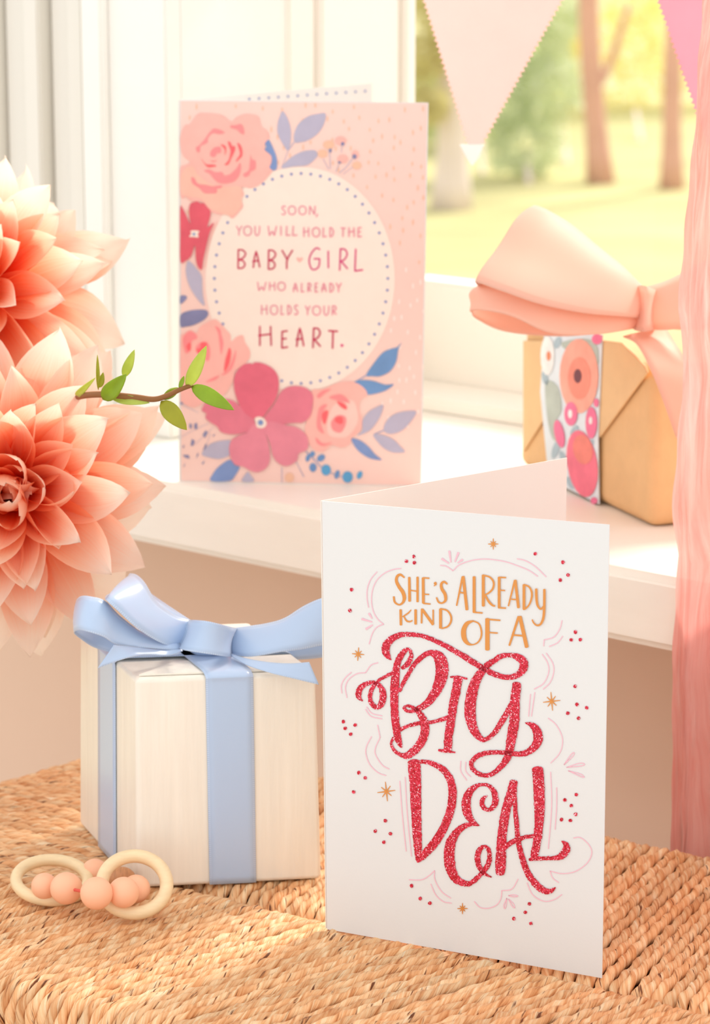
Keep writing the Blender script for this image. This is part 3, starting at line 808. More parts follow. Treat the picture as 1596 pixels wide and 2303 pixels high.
A_ = (790, 1410, 0.15038); B_ = (970, 1460, 0.16291); C_ = (890, 1690, 0.15038); D_ = (1080, 1690, 0.16291)
E_ = (870, 1280, 0.2381); F_ = (760, 1200, 0.22573); G_ = (1060, 1200, 0.22573); H_ = (760, 1700, 0.37594)
big = [
 T(*A_, [(760,615,50),(850,540,80),(900,430,62),(882,352,50),(840,330,50),(780,378,82),(715,480,92),(682,585,102),(662,750,125),(647,950,130),(647,1150,115),(657,1350,115),(680,1550,110),(705,1680,100),(735,1760,60),(752,1798,24)]),
 T(*A_, [(640,675,55),(540,725,48),(430,785,50),(335,880,62),(287,1000,62),(292,1110,65),(345,1185,72),(405,1195,74),(460,1130,98),(476,1030,102),(460,930,86),(400,855,65),(330,825,55),(250,840,65),(160,890,80),(115,960,90),(112,1030,80),(142,1080,44),(178,1106,8)]),
 T(*A_, [(725,960,40),(770,850,60),(860,690,65),(960,540,70),(1080,430,75),(1190,385,85),(1290,425,150),(1345,520,190),(1360,650,190),(1332,800,175),(1270,950,150),(1180,1090,120),(1080,1180,95),(990,1222,75),(900,1262,48),(830,1248,45),(792,1208,42),(830,1178,38),(900,1192,45),(970,1230,60),(1030,1300,90),(1085,1400,115),(1105,1520,130),(1080,1650,130),(1020,1760,125),(930,1860,120),(830,1920,100),(750,1910,60),(660,1860,45),(610,1780,40),(605,1710,40),(640,1655,40)]),
 T(*A_, [(735,1535,60),(820,1490,55),(950,1450,55),(1080,1425,70),(1200,1420,55),(1340,1385,60),(1440,1355,65),(1480,1340,60)]),
 T(*B_, [(375,392,122),(345,560,120),(300,800,120),(270,1000,120),(240,1200,115),(225,1395,115)]),
 T(*B_, [(265,380,22),(330,385,35),(430,395,35),(495,405,25)]),
 T(*B_, [(105,1390,35),(200,1405,40),(330,1422,18)]),
 T(*A_, [(603,492,8),(555,440,70),(520,370,110),(520,290,122),(562,220,112),(650,150,95),(760,110,75),(880,110,65),(1010,120,65),(1150,160,65),(1300,225,70),(1450,300,75)]) +
 T(*B_, [(450,95,80),(600,190,80),(720,260,80),(860,335,75),(1000,380,70),(1120,380,75),(1220,330,92),(1275,250,118),(1270,170,115),(1200,110,95),(1090,78,60),(970,95,70),(860,160,75),(750,240,90),(680,330,110),(620,430,130),(570,580,150),(540,760,155),(540,920,150),(570,1060,130),(620,1160,105),(690,1235,75),(740,1245,60),(800,1215,60),(880,1140,70),(960,1020,80),(1020,920,75),(1060,840,70),(1100,760,60)]),
 T(*B_, [(1180,478,120),(1165,620,130),(1150,800,140),(1150,950,140),(1125,1130,140),(1095,1300,125),(1070,1430,105),(1030,1530,95),(960,1620,78)]) +
 T(*C_, [(1450,328,70),(1350,355,65),(1240,330,65),(1155,260,65),(1130,190,65)]) +
 T(*B_, [(575,1530,65),(650,1465,65),(760,1430,65),(900,1420,60),(1050,1430,65),(1180,1445,70),(1300,1430,80),(1400,1370,100),(1468,1270,125),(1470,1160,125),(1430,1080,100),(1370,1035,60),(1292,1014,8)]),
]
deal = [
 T(*C_, [(272,160,190),(285,300,185),(295,500,170),(305,800,155),(315,1100,140),(325,1300,130),(335,1480,110),(335,1600,75),(337,1650,40)]),
 T(*C_, [(365,150,50),(470,155,65),(600,200,80),(710,270,95),(790,370,105),(840,500,115),(850,650,125),(835,800,125),(800,940,125),(745,1080,120),(670,1230,125),(570,1380,130),(470,1490,120),(380,1580,110),(340,1625,70)]),
 T(*C_, [(1368,658,18),(1310,700,60),(1290,770,70),(1320,840,65),(1380,870,55),(1440,845,75),(1485,770,95),(1490,680,95),(1465,590,80),(1400,515,55),(1310,490,50),(1220,510,65),(1130,570,100),(1075,660,120),(1055,760,135),(1060,860,135),(1085,950,120),(1130,1020,95),(1190,1080,60),(1254,1108,8)]),
 T(*C_, [(1240,1100,25),(1150,1085,50),(1060,1100,75),(960,1160,100),(880,1250,125),(820,1380,150),(800,1520,160),(805,1650,160),(830,1770,150),(885,1880,130)]) + [(1034, 1982, 16), (1049, 1987, 12.5)] +
 T(*C_, [(1140,1955,70),(1215,1890,72),(1300,1800,70),(1380,1690,80),(1405,1580,70),(1385,1460,60),(1335,1418,50),(1270,1450,70),(1230,1530,85),(1225,1620,85),(1250,1720,75),(1300,1800,65),(1370,1850,40),(1432,1876,14)]),
 T(*D_, [(465,415,110),(440,520,120),(395,680,125),(345,860,125),(315,1050,125),(295,1250,130),(285,1450,140),(280,1580,145),(277,1680,120)]),
 T(*D_, [(475,430,60),(480,600,50),(485,800,60),(505,1000,65),(520,1200,70),(550,1350,75),(590,1500,80),(640,1640,85),(710,1760,90),(800,1860,95),(890,1920,85),(960,1925,70),(1010,1900,40),(1042,1873,10)]),
 T(*D_, [(330,1330,70),(420,1260,70),(520,1215,75),(620,1180,50),(740,1160,50)]),
 T(*D_, [(790,240,155),(805,400,155),(815,600,150),(820,800,140),(810,1000,120),(800,1150,115),(775,1300,110),(755,1400,110),(742,1475,95)]),
 T(*D_, [(680,1490,40),(790,1475,60),(920,1470,50),(1040,1465,65),(1130,1430,100),(1190,1350,105),(1185,1290,80),(1150,1250,40),(1118,1233,6)]),
]
gold = [[(165,78,14),(130,52,22),(100,65,25),(90,110,28),(115,165,32),(150,215,35),(165,270,33),(150,315,22),(115,335,15),(75,310,18),(65,260,18)],
 [(212,78,24),(215,300,26)],[(290,75,22),(290,306,22)],[(228,200,12),(280,207,12)],
 [(343,82,26),(345,318,26)],[(345,80,13),(400,85,13)],[(350,235,12),(398,238,12)],[(345,322,13),(410,328,13)],
 [(455,128,28),(462,140,20),(445,160,5)],
 [(570,138,16),(540,118,20),(515,140,24),(520,185,28),(550,235,30),(555,290,26),(525,318,16),(490,310,16),(470,268,15)],
 [(715,70,18),(660,342,14)],[(722,70,28),(757,380,28)],[(690,218,14),(735,225,14)],
 [(825,72,28),(825,405,28)],[(820,405,14),(903,412,14)],
 [(912,56,28),(912,345,28)],[(912,55,14),(975,75,16),(1010,125,18),(1000,185,18),(960,225,16),(930,238,12)],[(930,245,16),(965,305,22),(1000,340,18),(1022,346,14)],
 [(1062,76,26),(1062,360,26)],[(1060,75,14),(1125,78,14)],[(1075,197,12),(1117,200,12)],[(1055,362,14),(1125,366,14)],
 [(1210,104,18),(1150,345,14)],[(1215,104,26),(1245,360,26)],[(1180,282,13),(1230,285,13)],
 [(1297,146,26),(1297,374,26)],[(1297,143,14),(1345,165,16),(1370,215,18),(1368,275,18),(1345,335,16),(1310,372,14),(1290,378,12)],
 [(1413,186,24),(1415,260,24),(1425,335,22),(1455,375,16),(1480,350,14)],[(1490,190,24),(1490,280,24),(1488,380,24),(1480,460,24),(1455,515,20),(1420,528,16),(1390,505,14),(1375,475,13)]]
gold2 = [[(130,384,24),(133,525,24)],[(230,382,8),(200,415,14),(150,448,12)],[(158,440,12),(185,485,16),(215,495,14),(240,485,12)],
 [(272,384,24),(272,517,24)],[(330,374,16),(328,508,16)],[(335,380,26),(436,520,26)],[(438,384,14),(438,522,14)],
 [(508,376,28),(508,554,28)],[(508,372,14),(570,390,16),(605,440,18),(605,495,18),(575,540,16),(520,560,12)],
 [(815,487,14),(760,510,36),(730,560,44),(725,610,48),(735,660,44),(765,700,30),(810,712,12),(860,690,14),(890,640,16),(893,580,16),(870,515,14),(815,487,12)],
 [(950,470,40),(950,757,42)],[(935,470,16),(1070,482,14)],[(970,597,13),(1045,602,13)],
 [(1245,448,24),(1158,718,18)],[(1258,448,34),(1322,732,36)],[(1195,620,16),(1290,628,16)]]
OFF = 0.00022
lt = print_strokes('glitter_lettering', p1, big, M['glitter'], fp1, OFF * 1.5, 0.45); lt['label'] = 'red glitter word BIG'
lt = print_strokes('glitter_lettering', p1, deal, M['glitter'], fp1, OFF * 1.5, 0.45); lt['label'] = 'red glitter word DEAL'
lt = print_strokes('foil_lettering', p1, [T(*E_, s) for s in gold], M['gold'], fp1, OFF); lt['label'] = "copper foil words SHE'S ALREADY"
lt = print_strokes('foil_lettering', p1, [T(*E_, s) for s in gold2], M['gold'], fp1, OFF); lt['label'] = 'copper foil words KIND OF A'
def pl(cr, *segs): return [[q + (2.0,) for q in T(*cr, s)] for s in segs]
lines = pl(F_, [(630,347),(560,355),(470,390),(390,460),(345,560),(335,680),(355,780),(400,855),(455,902)],[(455,902),(390,930),(345,990),(310,1100)],[(390,380),(330,450),(295,540),(290,640),(305,735)],
 [(1020,315),(1080,325),(1145,370)],[(1145,370),(1210,310),(1329,268),(1440,253),(1540,258),(1670,280),(1790,320),(1900,365),(1990,425)],
 [(400,1285),(330,1310),(275,1385)],[(275,1385),(190,1395),(110,1450),(75,1530),(90,1635)],[(135,1380),(70,1440),(35,1510),(40,1590)],[(275,1750),(330,1820),(440,1845)],[(285,1725),(340,1790),(440,1815)],
 [(395,1905),(420,2030)],[(420,2030),(375,2130),(375,2200),(440,2303),(510,2345)],[(335,2020),(285,2120),(280,2200),(320,2303),(400,2380),(480,2410)])
lines += pl(G_, [(455,250),(540,270),(640,330),(745,430)],[(903,865),(880,950),(820,1030),(725,1058)],[(725,1058),(720,1120)],[(910,1020),(860,1085),(775,1125)],
 [(705,1200),(760,1290),(770,1380),(720,1490),(625,1548)],[(745,1190),(810,1290),(820,1380),(785,1480),(715,1550)],[(588,1600),(570,1820)],[(632,1580),(598,1820)],[(765,1838),(840,1900),(900,2010),(905,2110),(870,2200),(790,2285)])
lines += pl(H_, [(370,150),(385,350),(408,570)],[(402,125),(415,350),(440,600)],[(425,740),(500,740),(545,715),(578,685)],[(578,685),(580,740),(620,810),(675,850)],[(555,765),(585,830),(630,870),(680,880)],
 [(815,870),(850,905),(900,910),(950,890),(975,850),(980,805)],[(980,805),(1040,795),(1078,735)],[(1130,758),(1165,830),(1230,868),(1290,860),(1340,828)],
 [(1408,490),(1450,488),(1500,530),(1518,580),(1490,640),(1420,690),(1340,703),(1268,688)],[(1268,688),(1285,730),(1320,757)],[(1272,95),(1278,300),(1258,555)],[(1308,188),(1308,300),(1298,440)],
 [(735,30),(735,90),(770,145)],[(765,35),(765,90),(795,125)],
 [(1352,52),(1395,-10),(1412,-20),(1405,0),(1352,52)],[(1368,68),(1440,44),(1472,46),(1460,58),(1368,68)],[(1378,88),(1450,108),(1472,126),(1450,122),(1378,88)],
 [(1020,835),(1050,830),(1076,838),(1050,842),(1020,835)],[(1010,850),(993,890),(995,912),(1004,900),(1010,850)],[(1020,855),(1050,885),(1056,908),(1040,895),(1020,855)])
rays = [[q + (5.0,) if i == 0 else q + (2.5,) for i, q in enumerate(T(*F_, s))] for s in ([(240,850),(340,880)],[(310,795),(340,845)],[(280,950),(345,910)],[(1110,175),(1125,285)],[(1200,190),(1165,280)],[(1035,250),(1105,295)],[(1240,260),(1195,290)])]
for ln in lines + rays: print_strokes('pink_swirl', p1, [ln], M['pinkline'], fp1, OFF)
dots = T(*F_, [(755,228),(682,275),(762,290),(135,557),(120,765),(55,1873),(172,1907),(73,1937),(128,1997)]) + T(*G_, [(636,200),(912,285),(965,412),(886,462),(1036,980),(1086,1055),(995,1057),(1033,1520),(1051,1702),(1148,1735),(960,1787),(1068,1838)]) + \
 T(*H_, [(125,100),(164,130),(94,215),(284,386),(224,448),(314,464),(276,515),(441,776),(493,852),(550,880),(1425,231),(1357,263),(1396,296),(1422,348),(1337,380),(1390,385),(1145,884),(1121,935),(1052,972),(1155,1001)])
print_polys('glitter_dots', p1, [[(x + (3.6 + 1.3 * random.random()) * math.cos(t), y + (3.6 + 1.3 * random.random()) * math.sin(t)) for t in np.linspace(0, 6.28, 9)[:-1]] for x, y in dots], M['glitter'], fp1, OFF * 1.3, False)['kind'] = 'stuff'
st = []
for (x, y), r, rot in zip(T(*G_, [(218,103)]) + T(*F_, [(202,1200)]) + T(*G_, [(800,1670)]) + T(*H_, [(290,212), (745,912)]), (12.5, 15, 21, 22, 12.5), (0, .08, -.1, -.12, 0)):
    st = []
    for k in range(8):
        a = k * math.pi / 4 + rot; rr = r * (1.0 if k % 2 == 0 else 0.72)
        st.append([(x, y, 3.4), (x + rr * math.sin(a) * .92, y - rr * math.cos(a), 1.5)])
    print_strokes('foil_star', p1, st, M['gold'], fp1, OFF)

# ------------------------------------------------------------------ floral card on the sill
bf = U(405, 1083, ZS); br = U(947, 1094, ZS)
card2 = empty('greeting_card', bf, 'pink floral greeting card with a cream oval and BABY GIRL lettering on the windowsill', 'greeting card', 'greeting cards')
p2 = Panel(bf, br)
K2 = [(405, 1083), (947, 1094), (963, 231), (404, 225)]
M['pinkcard'] = mat('pink_card_print', C(247, 214, 204), 0.6, var=0.03, vscale=14)
fp2 = sheet('front_panel', p2, K2, M['card'], card2)
print_polys('pink_print', p2, [[(407, 1081), (944, 1092), (960, 233), (406, 227)]], M['pinkcard'], fp2, 0.00008, False)
ft = p2.px(404, 225)
be = UP(838, 187, ft, np.array([0, 0, 1.0]))
p2b = Panel(bf, np.array([be[0], be[1], ZS]))
n2 = p2b.n
b0 = np.array([bf[0], bf[1], ZS + .0002]); b1 = np.array([be[0], be[1], ZS + .0002]); p2t = Panel(ft, be)
v, f = prism([b0 - n2 * .0006, b1 - n2 * .0006, b1 - n2 * .001, b0 - n2 * .001], [ft - n2 * .0006, be - n2 * .0006, be - n2 * .001, ft - n2 * .001])
bp2 = mesh('back_panel', v, f, M['card'], card2)
blue_dot = ink('ink_dot_blue', C(128, 142, 196), 0.0)
print_polys('blue_dots', p2t, [ell(562 + 260 * k / 12, 223 - 18 * k / 12, 2.6, 2.6, 8) for k in range(13)], blue_dot, bp2, -0.0003, False)

LY = 0.00007
def lay(k): return 0.00016 + LY * k
ink_cream = ink('ink_cream', C(247, 234, 222), 0.02)
rose = ink('ink_rose', C(250, 190, 180), 0.05); rose_p = ink('ink_rose_peach', C(247, 196, 178), 0.05)
rose_m = ink('ink_rose_mid', C(254, 150, 152), 0.06); rose_d = ink('ink_rose_deep', C(255, 108, 114), 0.06); rose_l = ink('ink_rose_light', C(252, 208, 198), 0.03)
red = ink('ink_crimson', C(224, 96, 112), 0.1); pinkf = ink('ink_raspberry', C(228, 128, 148), 0.08); pinkf2 = ink('ink_raspberry_deep', C(229, 112, 134), 0.08); pinkf3 = ink('ink_raspberry_pale', C(232, 142, 160), 0.08)
grey = ink('ink_grey_blue', C(186, 184, 206), 0.05); blue = ink('ink_blue', C(128, 154, 204), 0.1); blue2 = ink('ink_mid_blue', C(112, 154, 204), 0.08); sky_ = ink('ink_sky_blue', C(94, 168, 216), 0.08); slate = ink('ink_slate', C(134, 138, 178), 0.12)
tan = ink('ink_tan', C(240, 196, 168), 0.0); wht = ink('ink_white', C(250, 236, 230), 0.0)
dg = random.Random(4)
ds = []; dw = []
for i in range(900):
    x = dg.uniform(412, 952); y = dg.uniform(236, 1070)
    if ((x - 675) / 222) ** 2 + ((y - 627) / 262) ** 2 < 1.02: continue
    if any((x - a) ** 2 + ((y - b) / 1.6) ** 2 < 15 ** 2 for a, b in ds + dw): continue
    if y < 520 or (y < 600 and x > 800): ds.append((x, y))
    elif x > 850 and y < 960: dw.append((x, y))
print_polys('rain_dashes', p2, [ell(x, y, 2.0, dg.uniform(4.5, 7), 8) for x, y in ds], tan, fp2, lay(0), False)
print_polys('rain_dashes', p2, [ell(x, y, 2.2, dg.uniform(5, 7), 8) for x, y in dw], wht, fp2, lay(0), False)
print_polys('cream_oval', p2, [ell(675, 627, 213, 252, 64)], ink_cream, fp2, lay(1), False)
print_polys('oval_dots', p2, [ell(677 + 195 * math.cos(t), 626 + 236 * math.sin(t), 3.3, 3.3, 10) for t in np.linspace(0, 2 * math.pi, 57)[:-1]], blue_dot, fp2, lay(2), False)
a_ = (400, 220, .15038); b_ = (600, 220, .23183); cc = (400, 440, .15038); ee = (400, 700, .17366); ff = (600, 760, .22556); dd = (510, 440, .20677)
def art(name, cr, polys, m, k, smooth=True): return print_polys(name, p2, [T(*cr, p) for p in polys], m, fp2, lay(k), smooth)
# leaves
art('printed_leaf', b_, [[(155,130),(210,220),(235,350),(210,510),(150,440),(105,340),(105,250),(125,180)]], grey, 2)
art('printed_leaf', b_, [[(270,430),(265,350),(310,250),(400,180),(500,155),(570,155),(550,260),(490,350),(400,410),(330,430)]], grey, 2)
art('printed_leaf', b_, [[(140,680),(220,590),(320,530),(400,510),(470,512),(490,560),(440,620),(380,655),(260,665)]], grey, 2)
print_strokes('printed_stems', p2, [T(*b_, s) for s in ([(265,430,10),(215,500,8)],[(205,510,6),(150,660,5)],[(610,520,7),(615,690,7)],[(730,460,6),(722,530,6)],[(700,640,6),(668,720,6)],[(830,590,7),(770,670,7),(700,730,7)],[(545,590,6),(600,695,6)],[(830,670,5),(740,740,5)])], grey, fp2, lay(3))
art('printed_buds', b_, [ell(735,590,52,40,14), ell(715,415,55,42,14), ell(858,550,32,42,14)], rose, 4, False)
art('printed_buds', b_, [ell(600,455,55,42,14), ell(540,540,48,40,14), ell(872,655,45,38,14)], tan, 3, False)
art('printed_buds', b_, [ell(735,445,18,20,10), ell(615,510,14,20,10), ell(705,625,16,12,10), ell(850,568,22,24,10)], slate, 5, False)
art('printed_leaf', a_, [[(1300,670),(1360,630),(1420,740),(1470,870),(1485,980),(1470,1070),(1400,1080),(1370,1040),(1400,960),(1390,860),(1300,780),(1320,730)]], blue, 3)
# rose, top left
art('printed_rose', a_, [[(34,640),(50,520),(110,410),(160,405),(200,370),(300,240),(420,230),(560,240),(680,270),(800,360),(880,290),(1000,245),(1120,250),(1210,290),(1240,420),(1340,500),(1360,600),(1300,680),(1300,780),(1390,860),(1400,950),(1370,1040),(1410,1090),(1340,1190),(1220,1300),(1080,1350),(950,1320),(990,1440),(950,1520),(975,1620),(920,1700),(820,1800),(740,1750),(620,1740),(480,1690),(380,1560),(280,1550),(180,1530),(120,1480),(40,1470),(34,1060),(100,1010),(190,960),(100,880),(50,780)]], rose, 4)
art('rose_shading', a_, [[(210,1020),(300,1150),(500,1290),(700,1330),(930,1330),(960,1500),(930,1650),(810,1760),(640,1720),(480,1650),(330,1500),(60,1440),(60,1120)]], rose_p, 5)
art('rose_shading', a_, [[(390,1090),(470,1070),(560,1110),(660,1110),(700,1160),(780,1140),(880,1050),(935,970),(940,1080),(900,1190),(830,1250),(700,1280),(600,1260),(530,1200),(470,1130)],
  [(200,1190),(250,1200),(300,1280),(420,1300),(520,1320),(660,1310),(640,1350),(590,1360),(580,1420),(480,1430),(390,1420),(320,1350),(220,1280)],
  [(270,740),(320,710),(400,620),(480,510),(540,460),(640,480),(700,520),(620,540),(520,530),(450,600),(440,670),(340,720),(330,800),(290,810)],
  [(790,410),(860,410),(940,390),(980,440),(990,540),(930,520),(880,470),(800,450)],
  [(1090,850),(1110,920),(1160,940),(1160,1060),(1090,1100),(1060,1160),(1000,1180),(980,1140),(1060,1080),(1080,950)],
  [(490,810),(550,740),(640,735),(640,820),(590,825),(550,880),(490,870)]], rose_m, 6)
art('rose_shading', a_, [[(350,900),(420,990),(520,995),(580,1015),(540,1028),(450,1035),(390,970)],[(750,650),(790,670),(810,720),(850,720),(855,780),(800,900),(770,970),(740,1000),(700,995),(760,930),(790,800),(770,730)],
  [(890,670),(940,710),(965,790),(960,870),(920,910),(875,955),(880,920),(930,840),(910,750)],[(640,695),(710,720),(722,790),(700,860),(702,770)],[(480,935),(540,945),(590,925),(540,955)]], rose_d, 7)
# crimson flower, left edge
art('printed_flower', cc, [[(170,180),(200,110),(290,85),(340,110),(390,110),(440,170),(490,230),(480,330),(447,468),(540,400),(480,550),(430,740),(380,970),(360,1105),(300,1060),(270,940),(258,742),(200,900),(120,970),(40,980),(36,560),(36,165),(80,200),(130,300),(188,420),(172,300)]], red, 8)
art('flower_center', cc, [[(200,520),(320,525),(300,570),(310,620),(240,615),(170,610),(200,570)]], ink_cream, 9)
art('flower_center', cc, [ell(243,572,22,22,12)], blue, 10, False)
print_strokes('printed_stroke', p2, [T(*cc, [(590,380,8),(510,560,16),(450,800,14),(415,1080,10)])], rose, fp2, lay(3))
art('printed_leaf', cc, [[(150,980),(200,1000),(280,1090),(355,1200),(365,1350),(375,1500),(400,1640),(330,1590),(220,1440),(150,1290),(120,1150),(125,1050)]], grey, 3)
art('printed_leaf', cc, [[(38,1790),(130,1730),(280,1705),(420,1710),(455,1770),(400,1850),(250,1930),(120,1960),(40,1955)]], slate, 3)
art('printed_leaf', cc, [[(38,1500),(120,1495),(130,1540),(40,1620)]], slate, 3)
# rose, lower left
art('printed_rose', ee, [[(32,360),(70,300),(160,240),(240,280),(290,200),(380,140),(480,100),(550,150),(610,220),(680,300),(690,390),(760,330),(840,310),(870,400),(930,500),(935,590),(900,650),(850,700),(740,770),(720,880),(660,1000),(580,1090),(400,1150),(330,1190),(200,1240),(60,1180),(32,1080)]], rose, 4)
art('rose_shading', ee, [[(70,330),(150,255),(230,290),(250,350),(180,390),(150,520),(100,540),(70,440)],[(480,190),(545,225),(565,300),(590,420),(560,560),(540,420),(520,280)],[(560,820),(640,760),(700,640),(750,500),(745,600),(700,740),(620,815)],[(360,915),(450,860),(540,830),(480,890)],[(230,480),(300,400),(380,400),(420,500),(400,640),(330,600)]], rose_m, 5)
art('rose_shading', ee, [[(665,470),(690,520),(675,650),(640,740),(600,780),(610,650),(640,540)],[(160,400),(172,470),(145,520),(110,450)],[(300,405),(375,410),(360,480),(290,560),(235,500),(290,470)],[(160,705),(240,710),(220,750),(170,735)]], rose_d, 6)
# rose, lower right
art('printed_rose', ff, [[(450,520),(560,510),(650,470),(760,440),(870,440),(960,490),(1000,560),(930,620),(920,720),(950,820),(930,920),(850,990),(820,1060),(740,1090),(650,1070),(560,1130),(470,1110),(410,1030),(380,930),(400,820),(440,760),(460,650)]], rose, 5)
art('rose_shading', ff, [[(700,640),(850,620),(900,720),(900,850),(800,980),(640,980),(600,900),(620,760)]], rose_l, 6)
art('rose_shading', ff, [[(500,570),(560,520),(640,510),(580,550),(520,600)],[(520,700),(600,660),(560,740),(540,850),(570,950),(500,890)],[(490,990),(560,1050),(650,1040),(560,1075),(500,1045)],[(640,840),(700,770),(780,780),(790,850),(740,940),(660,920)],[(620,590),(740,560),(830,640),(780,640),(700,620)]], rose_m, 7)
art('rose_shading', ff, [[(590,720),(612,740),(585,850),(560,840),(550,760)],[(700,630),(770,650),(800,690),(785,712),(730,680)],[(690,790),(750,785),(758,840),(730,855),(680,830)]], rose_d, 8)
# big raspberry flower
art('printed_flower', ee, [[(310,1280),(350,1200),(420,1160),(560,1130),(700,1150),(800,1220),(900,1330),(1000,1420),(950,1530),(830,1580),(680,1590),(560,1560),(510,1490),(430,1440),(360,1380),(370,1320)]], pinkf, 8)
art('flower_petal', ee, [[(850,690),(930,670),(970,680),(990,660),(1060,660),(1150,690),(1230,740),(1290,820),(1310,920),(1300,1030),(1260,1150),(1190,1250),(1060,1400),(900,1340),(800,1210),(740,1050),(725,900),(760,780)]], pinkf2, 9)
art('flower_petal', ee, [[(1000,1450),(1120,1560),(1172,1700),(1195,1900),(1150,2020),(1040,2080),(940,2060),(850,2010),(740,1980),(680,1880),(665,1760),(700,1660),(800,1600),(900,1560)]], pinkf3, 8.5)
art('flower_petal', ff, [[(80,650),(130,550),(200,490),(300,475),(400,500),(460,570),(455,680),(430,780),(360,840),(280,845),(190,855),(100,880),(0,860),(-30,800)]], pinkf, 9.5)
art('flower_petal', ff, [[(190,866),(300,890),(390,960),(415,1040),(400,1110),(320,1150),(300,1220),(200,1275),(110,1240),(60,1170),(40,1080),(5,980),(-60,880),(40,830)]], pinkf3, 10)
art('flower_center', ee, [[(1000,1380),(1060,1360),(1120,1390),(1150,1450),(1110,1505),(1030,1500),(1010,1440)]], ink_cream, 11)
art('flower_center', ee, [ell(1073,1437,36,36,14)], blue, 12, False)
for pts, m_ in (([(990,370),(1060,260),(1150,150),(1230,110),(1300,90),(1345,40),(1310,110),(1290,230),(1230,330),(1130,380),(1050,380)], blue2), ([(870,450),(920,420),(1050,425),(1180,465),(1265,460),(1190,520),(1080,555),(1000,560),(960,500)], blue2),
                ([(900,970),(950,920),(955,820),(1010,740),(1090,690),(1160,670),(1130,780),(1050,900),(970,950)], grey), ([(1165,920),(1190,830),(1270,760),(1380,730),(1490,735),(1420,850),(1330,930),(1230,955)], grey),
                ([(1060,960),(1150,965),(1260,1010),(1330,1080),(1375,1135),(1260,1140),(1170,1100),(1100,1030)], grey), ([(845,1000),(930,1020),(1010,1080),(1080,1160),(1145,1215),(1030,1200),(930,1140),(870,1070)], blue)):
    art('printed_leaf', ff, [pts], m_, 4)
print_strokes('printed_stems', p2, [T(*ff, s) for s in ([(990,372,8),(890,435,8)],[(1165,922,9),(1070,958,7)],[(390,1130,9),(480,1220,9),(560,1300,8),(700,1370,6),(800,1385,6)],[(290,1230,4),(370,1385,6)],[(150,1290,5),(150,1440,5)])], blue, fp2, lay(3))
art('printed_berries', ff, [ell(590,1315,48,55,16), ell(805,1385,52,58,16), ell(925,1365,26,42,12, .4)], sky_, 5, False)
art('printed_berries', ff, [ell(700,1360,24,45,12,.3), ell(460,1290,36,45,14), ell(540,1195,44,32,14,-.6), ell(455,1155,26,28,12), ell(410,1195,22,38,12,.3)], blue2, 4, False)
art('printed_buds', ff, [ell(225,1390,45,48,14)], tan, 4, False)
for pts, m_ in (([(430,2195),(450,2110),(530,2010),(670,1920),(740,1990),(800,2020),(740,2130),(670,2195)], blue), ([(830,2200),(860,2130),(905,2080),(950,2130),(985,2200)], grey), ([(310,1850),(370,1760),(460,1700),(600,1670),(690,1680),(665,1790),(670,1860),(540,1910),(400,1890)], grey)):
    art('printed_leaf', ee, [pts], m_, 4)
art('printed_twigs', ee, [[(150,1450),(180,1460),(180,1520),(150,1510)],[(210,1460),(250,1440),(250,1530),(215,1520)],[(320,1600),(360,1540),(390,1570),(350,1640)],[(165,1740),(180,1650),(220,1680),(200,1740)],[(325,1800),(360,1710),(375,1740),(350,1800)],[(60,1860),(140,1860),(155,1910),(90,1890)],
  [(235,1910),(255,1830),(270,1850)],[(305,1970),(350,1930),(330,1980)],[(60,1760),(80,1720),(80,1770)],[(450,1610),(490,1580),(460,1625)],[(70,2010),(95,1960),(85,2010)],[(32,1100),(70,1200),(34,1210)]], slate, 3, False)
print_strokes('printed_stems', p2, [T(*ee, s) for s in ([(40,1630,5),(200,1540,5),(400,1450,5)],[(220,1730,5),(330,1620,5),(460,1500,5)],[(370,1740,5),(420,1580,5)],[(60,1210,7),(160,1260,6),(260,1310,5)])], grey, fp2, lay(3))

# lettering: single line capitals in a unit box
GL = {'S': [[(.95,.1),(.6,0),(.2,.08),(.1,.28),(.5,.48),(.9,.7),(.75,.95),(.3,1),(0,.9)]], 'O': [[(.5,0),(.12,.15),(0,.5),(.12,.85),(.5,1),(.88,.85),(1,.5),(.88,.15),(.5,0)]],
 'N': [[(.05,1),(.1,0)],[(.1,0),(.9,1)],[(.9,1),(1,0)]], ',': [[(.8,0),(.2,1)]], 'Y': [[(0,0),(.5,.5)],[(1,0),(.5,.5),(.45,1)]], 'U': [[(.05,0),(.05,.7),(.35,1),(.75,.9),(.95,.5),(.98,0)]],
 'W': [[(0,0),(.15,1)],[(.15,1),(.5,.55)],[(.5,.55),(.75,1)],[(.75,1),(1,0)]], 'I': [[(.45,0),(.55,1)]], 'L': [[(.15,0),(.05,1)],[(.05,1),(1,.95)]], 'H': [[(.1,0),(.1,1)],[(.9,0),(.95,1)],[(0,.48),(.95,.4)]],
 'D': [[(.1,0),(.1,1)],[(.05,0),(.6,.1),(1,.45),(.7,.88),(.05,1)]], 'T': [[(0,.05),(1,.08)],[(.5,.05),(.45,1)]], 'E': [[(.1,.02),(.05,1)],[(.1,.04),(.95,0)],[(.08,.47),(.8,.45)],[(.05,1),(1,.95)]],
 'B': [[(.08,0),(.05,1)],[(.05,0),(.6,.02),(.95,.2),(.7,.42),(.1,.55)],[(.1,.55),(.6,.58),(.88,.78),(.6,.97),(.05,1)]], 'A': [[(.5,0),(.25,.45),(.1,1)],[(.5,0),(.75,.4),(1,.97)],[(0,.62),(.85,.57)]],
 'G': [[(1,.06),(.65,0),(.2,.25),(0,.6),(.2,.95),(.55,1),(.9,.85),(.98,.5)],[(.45,.5),(.98,.5)]], 'R': [[(.15,0),(.05,1)],[(.1,0),(.7,.03),(.95,.25),(.65,.48),(.1,.6)],[(.25,.58),(1,.92)]]}
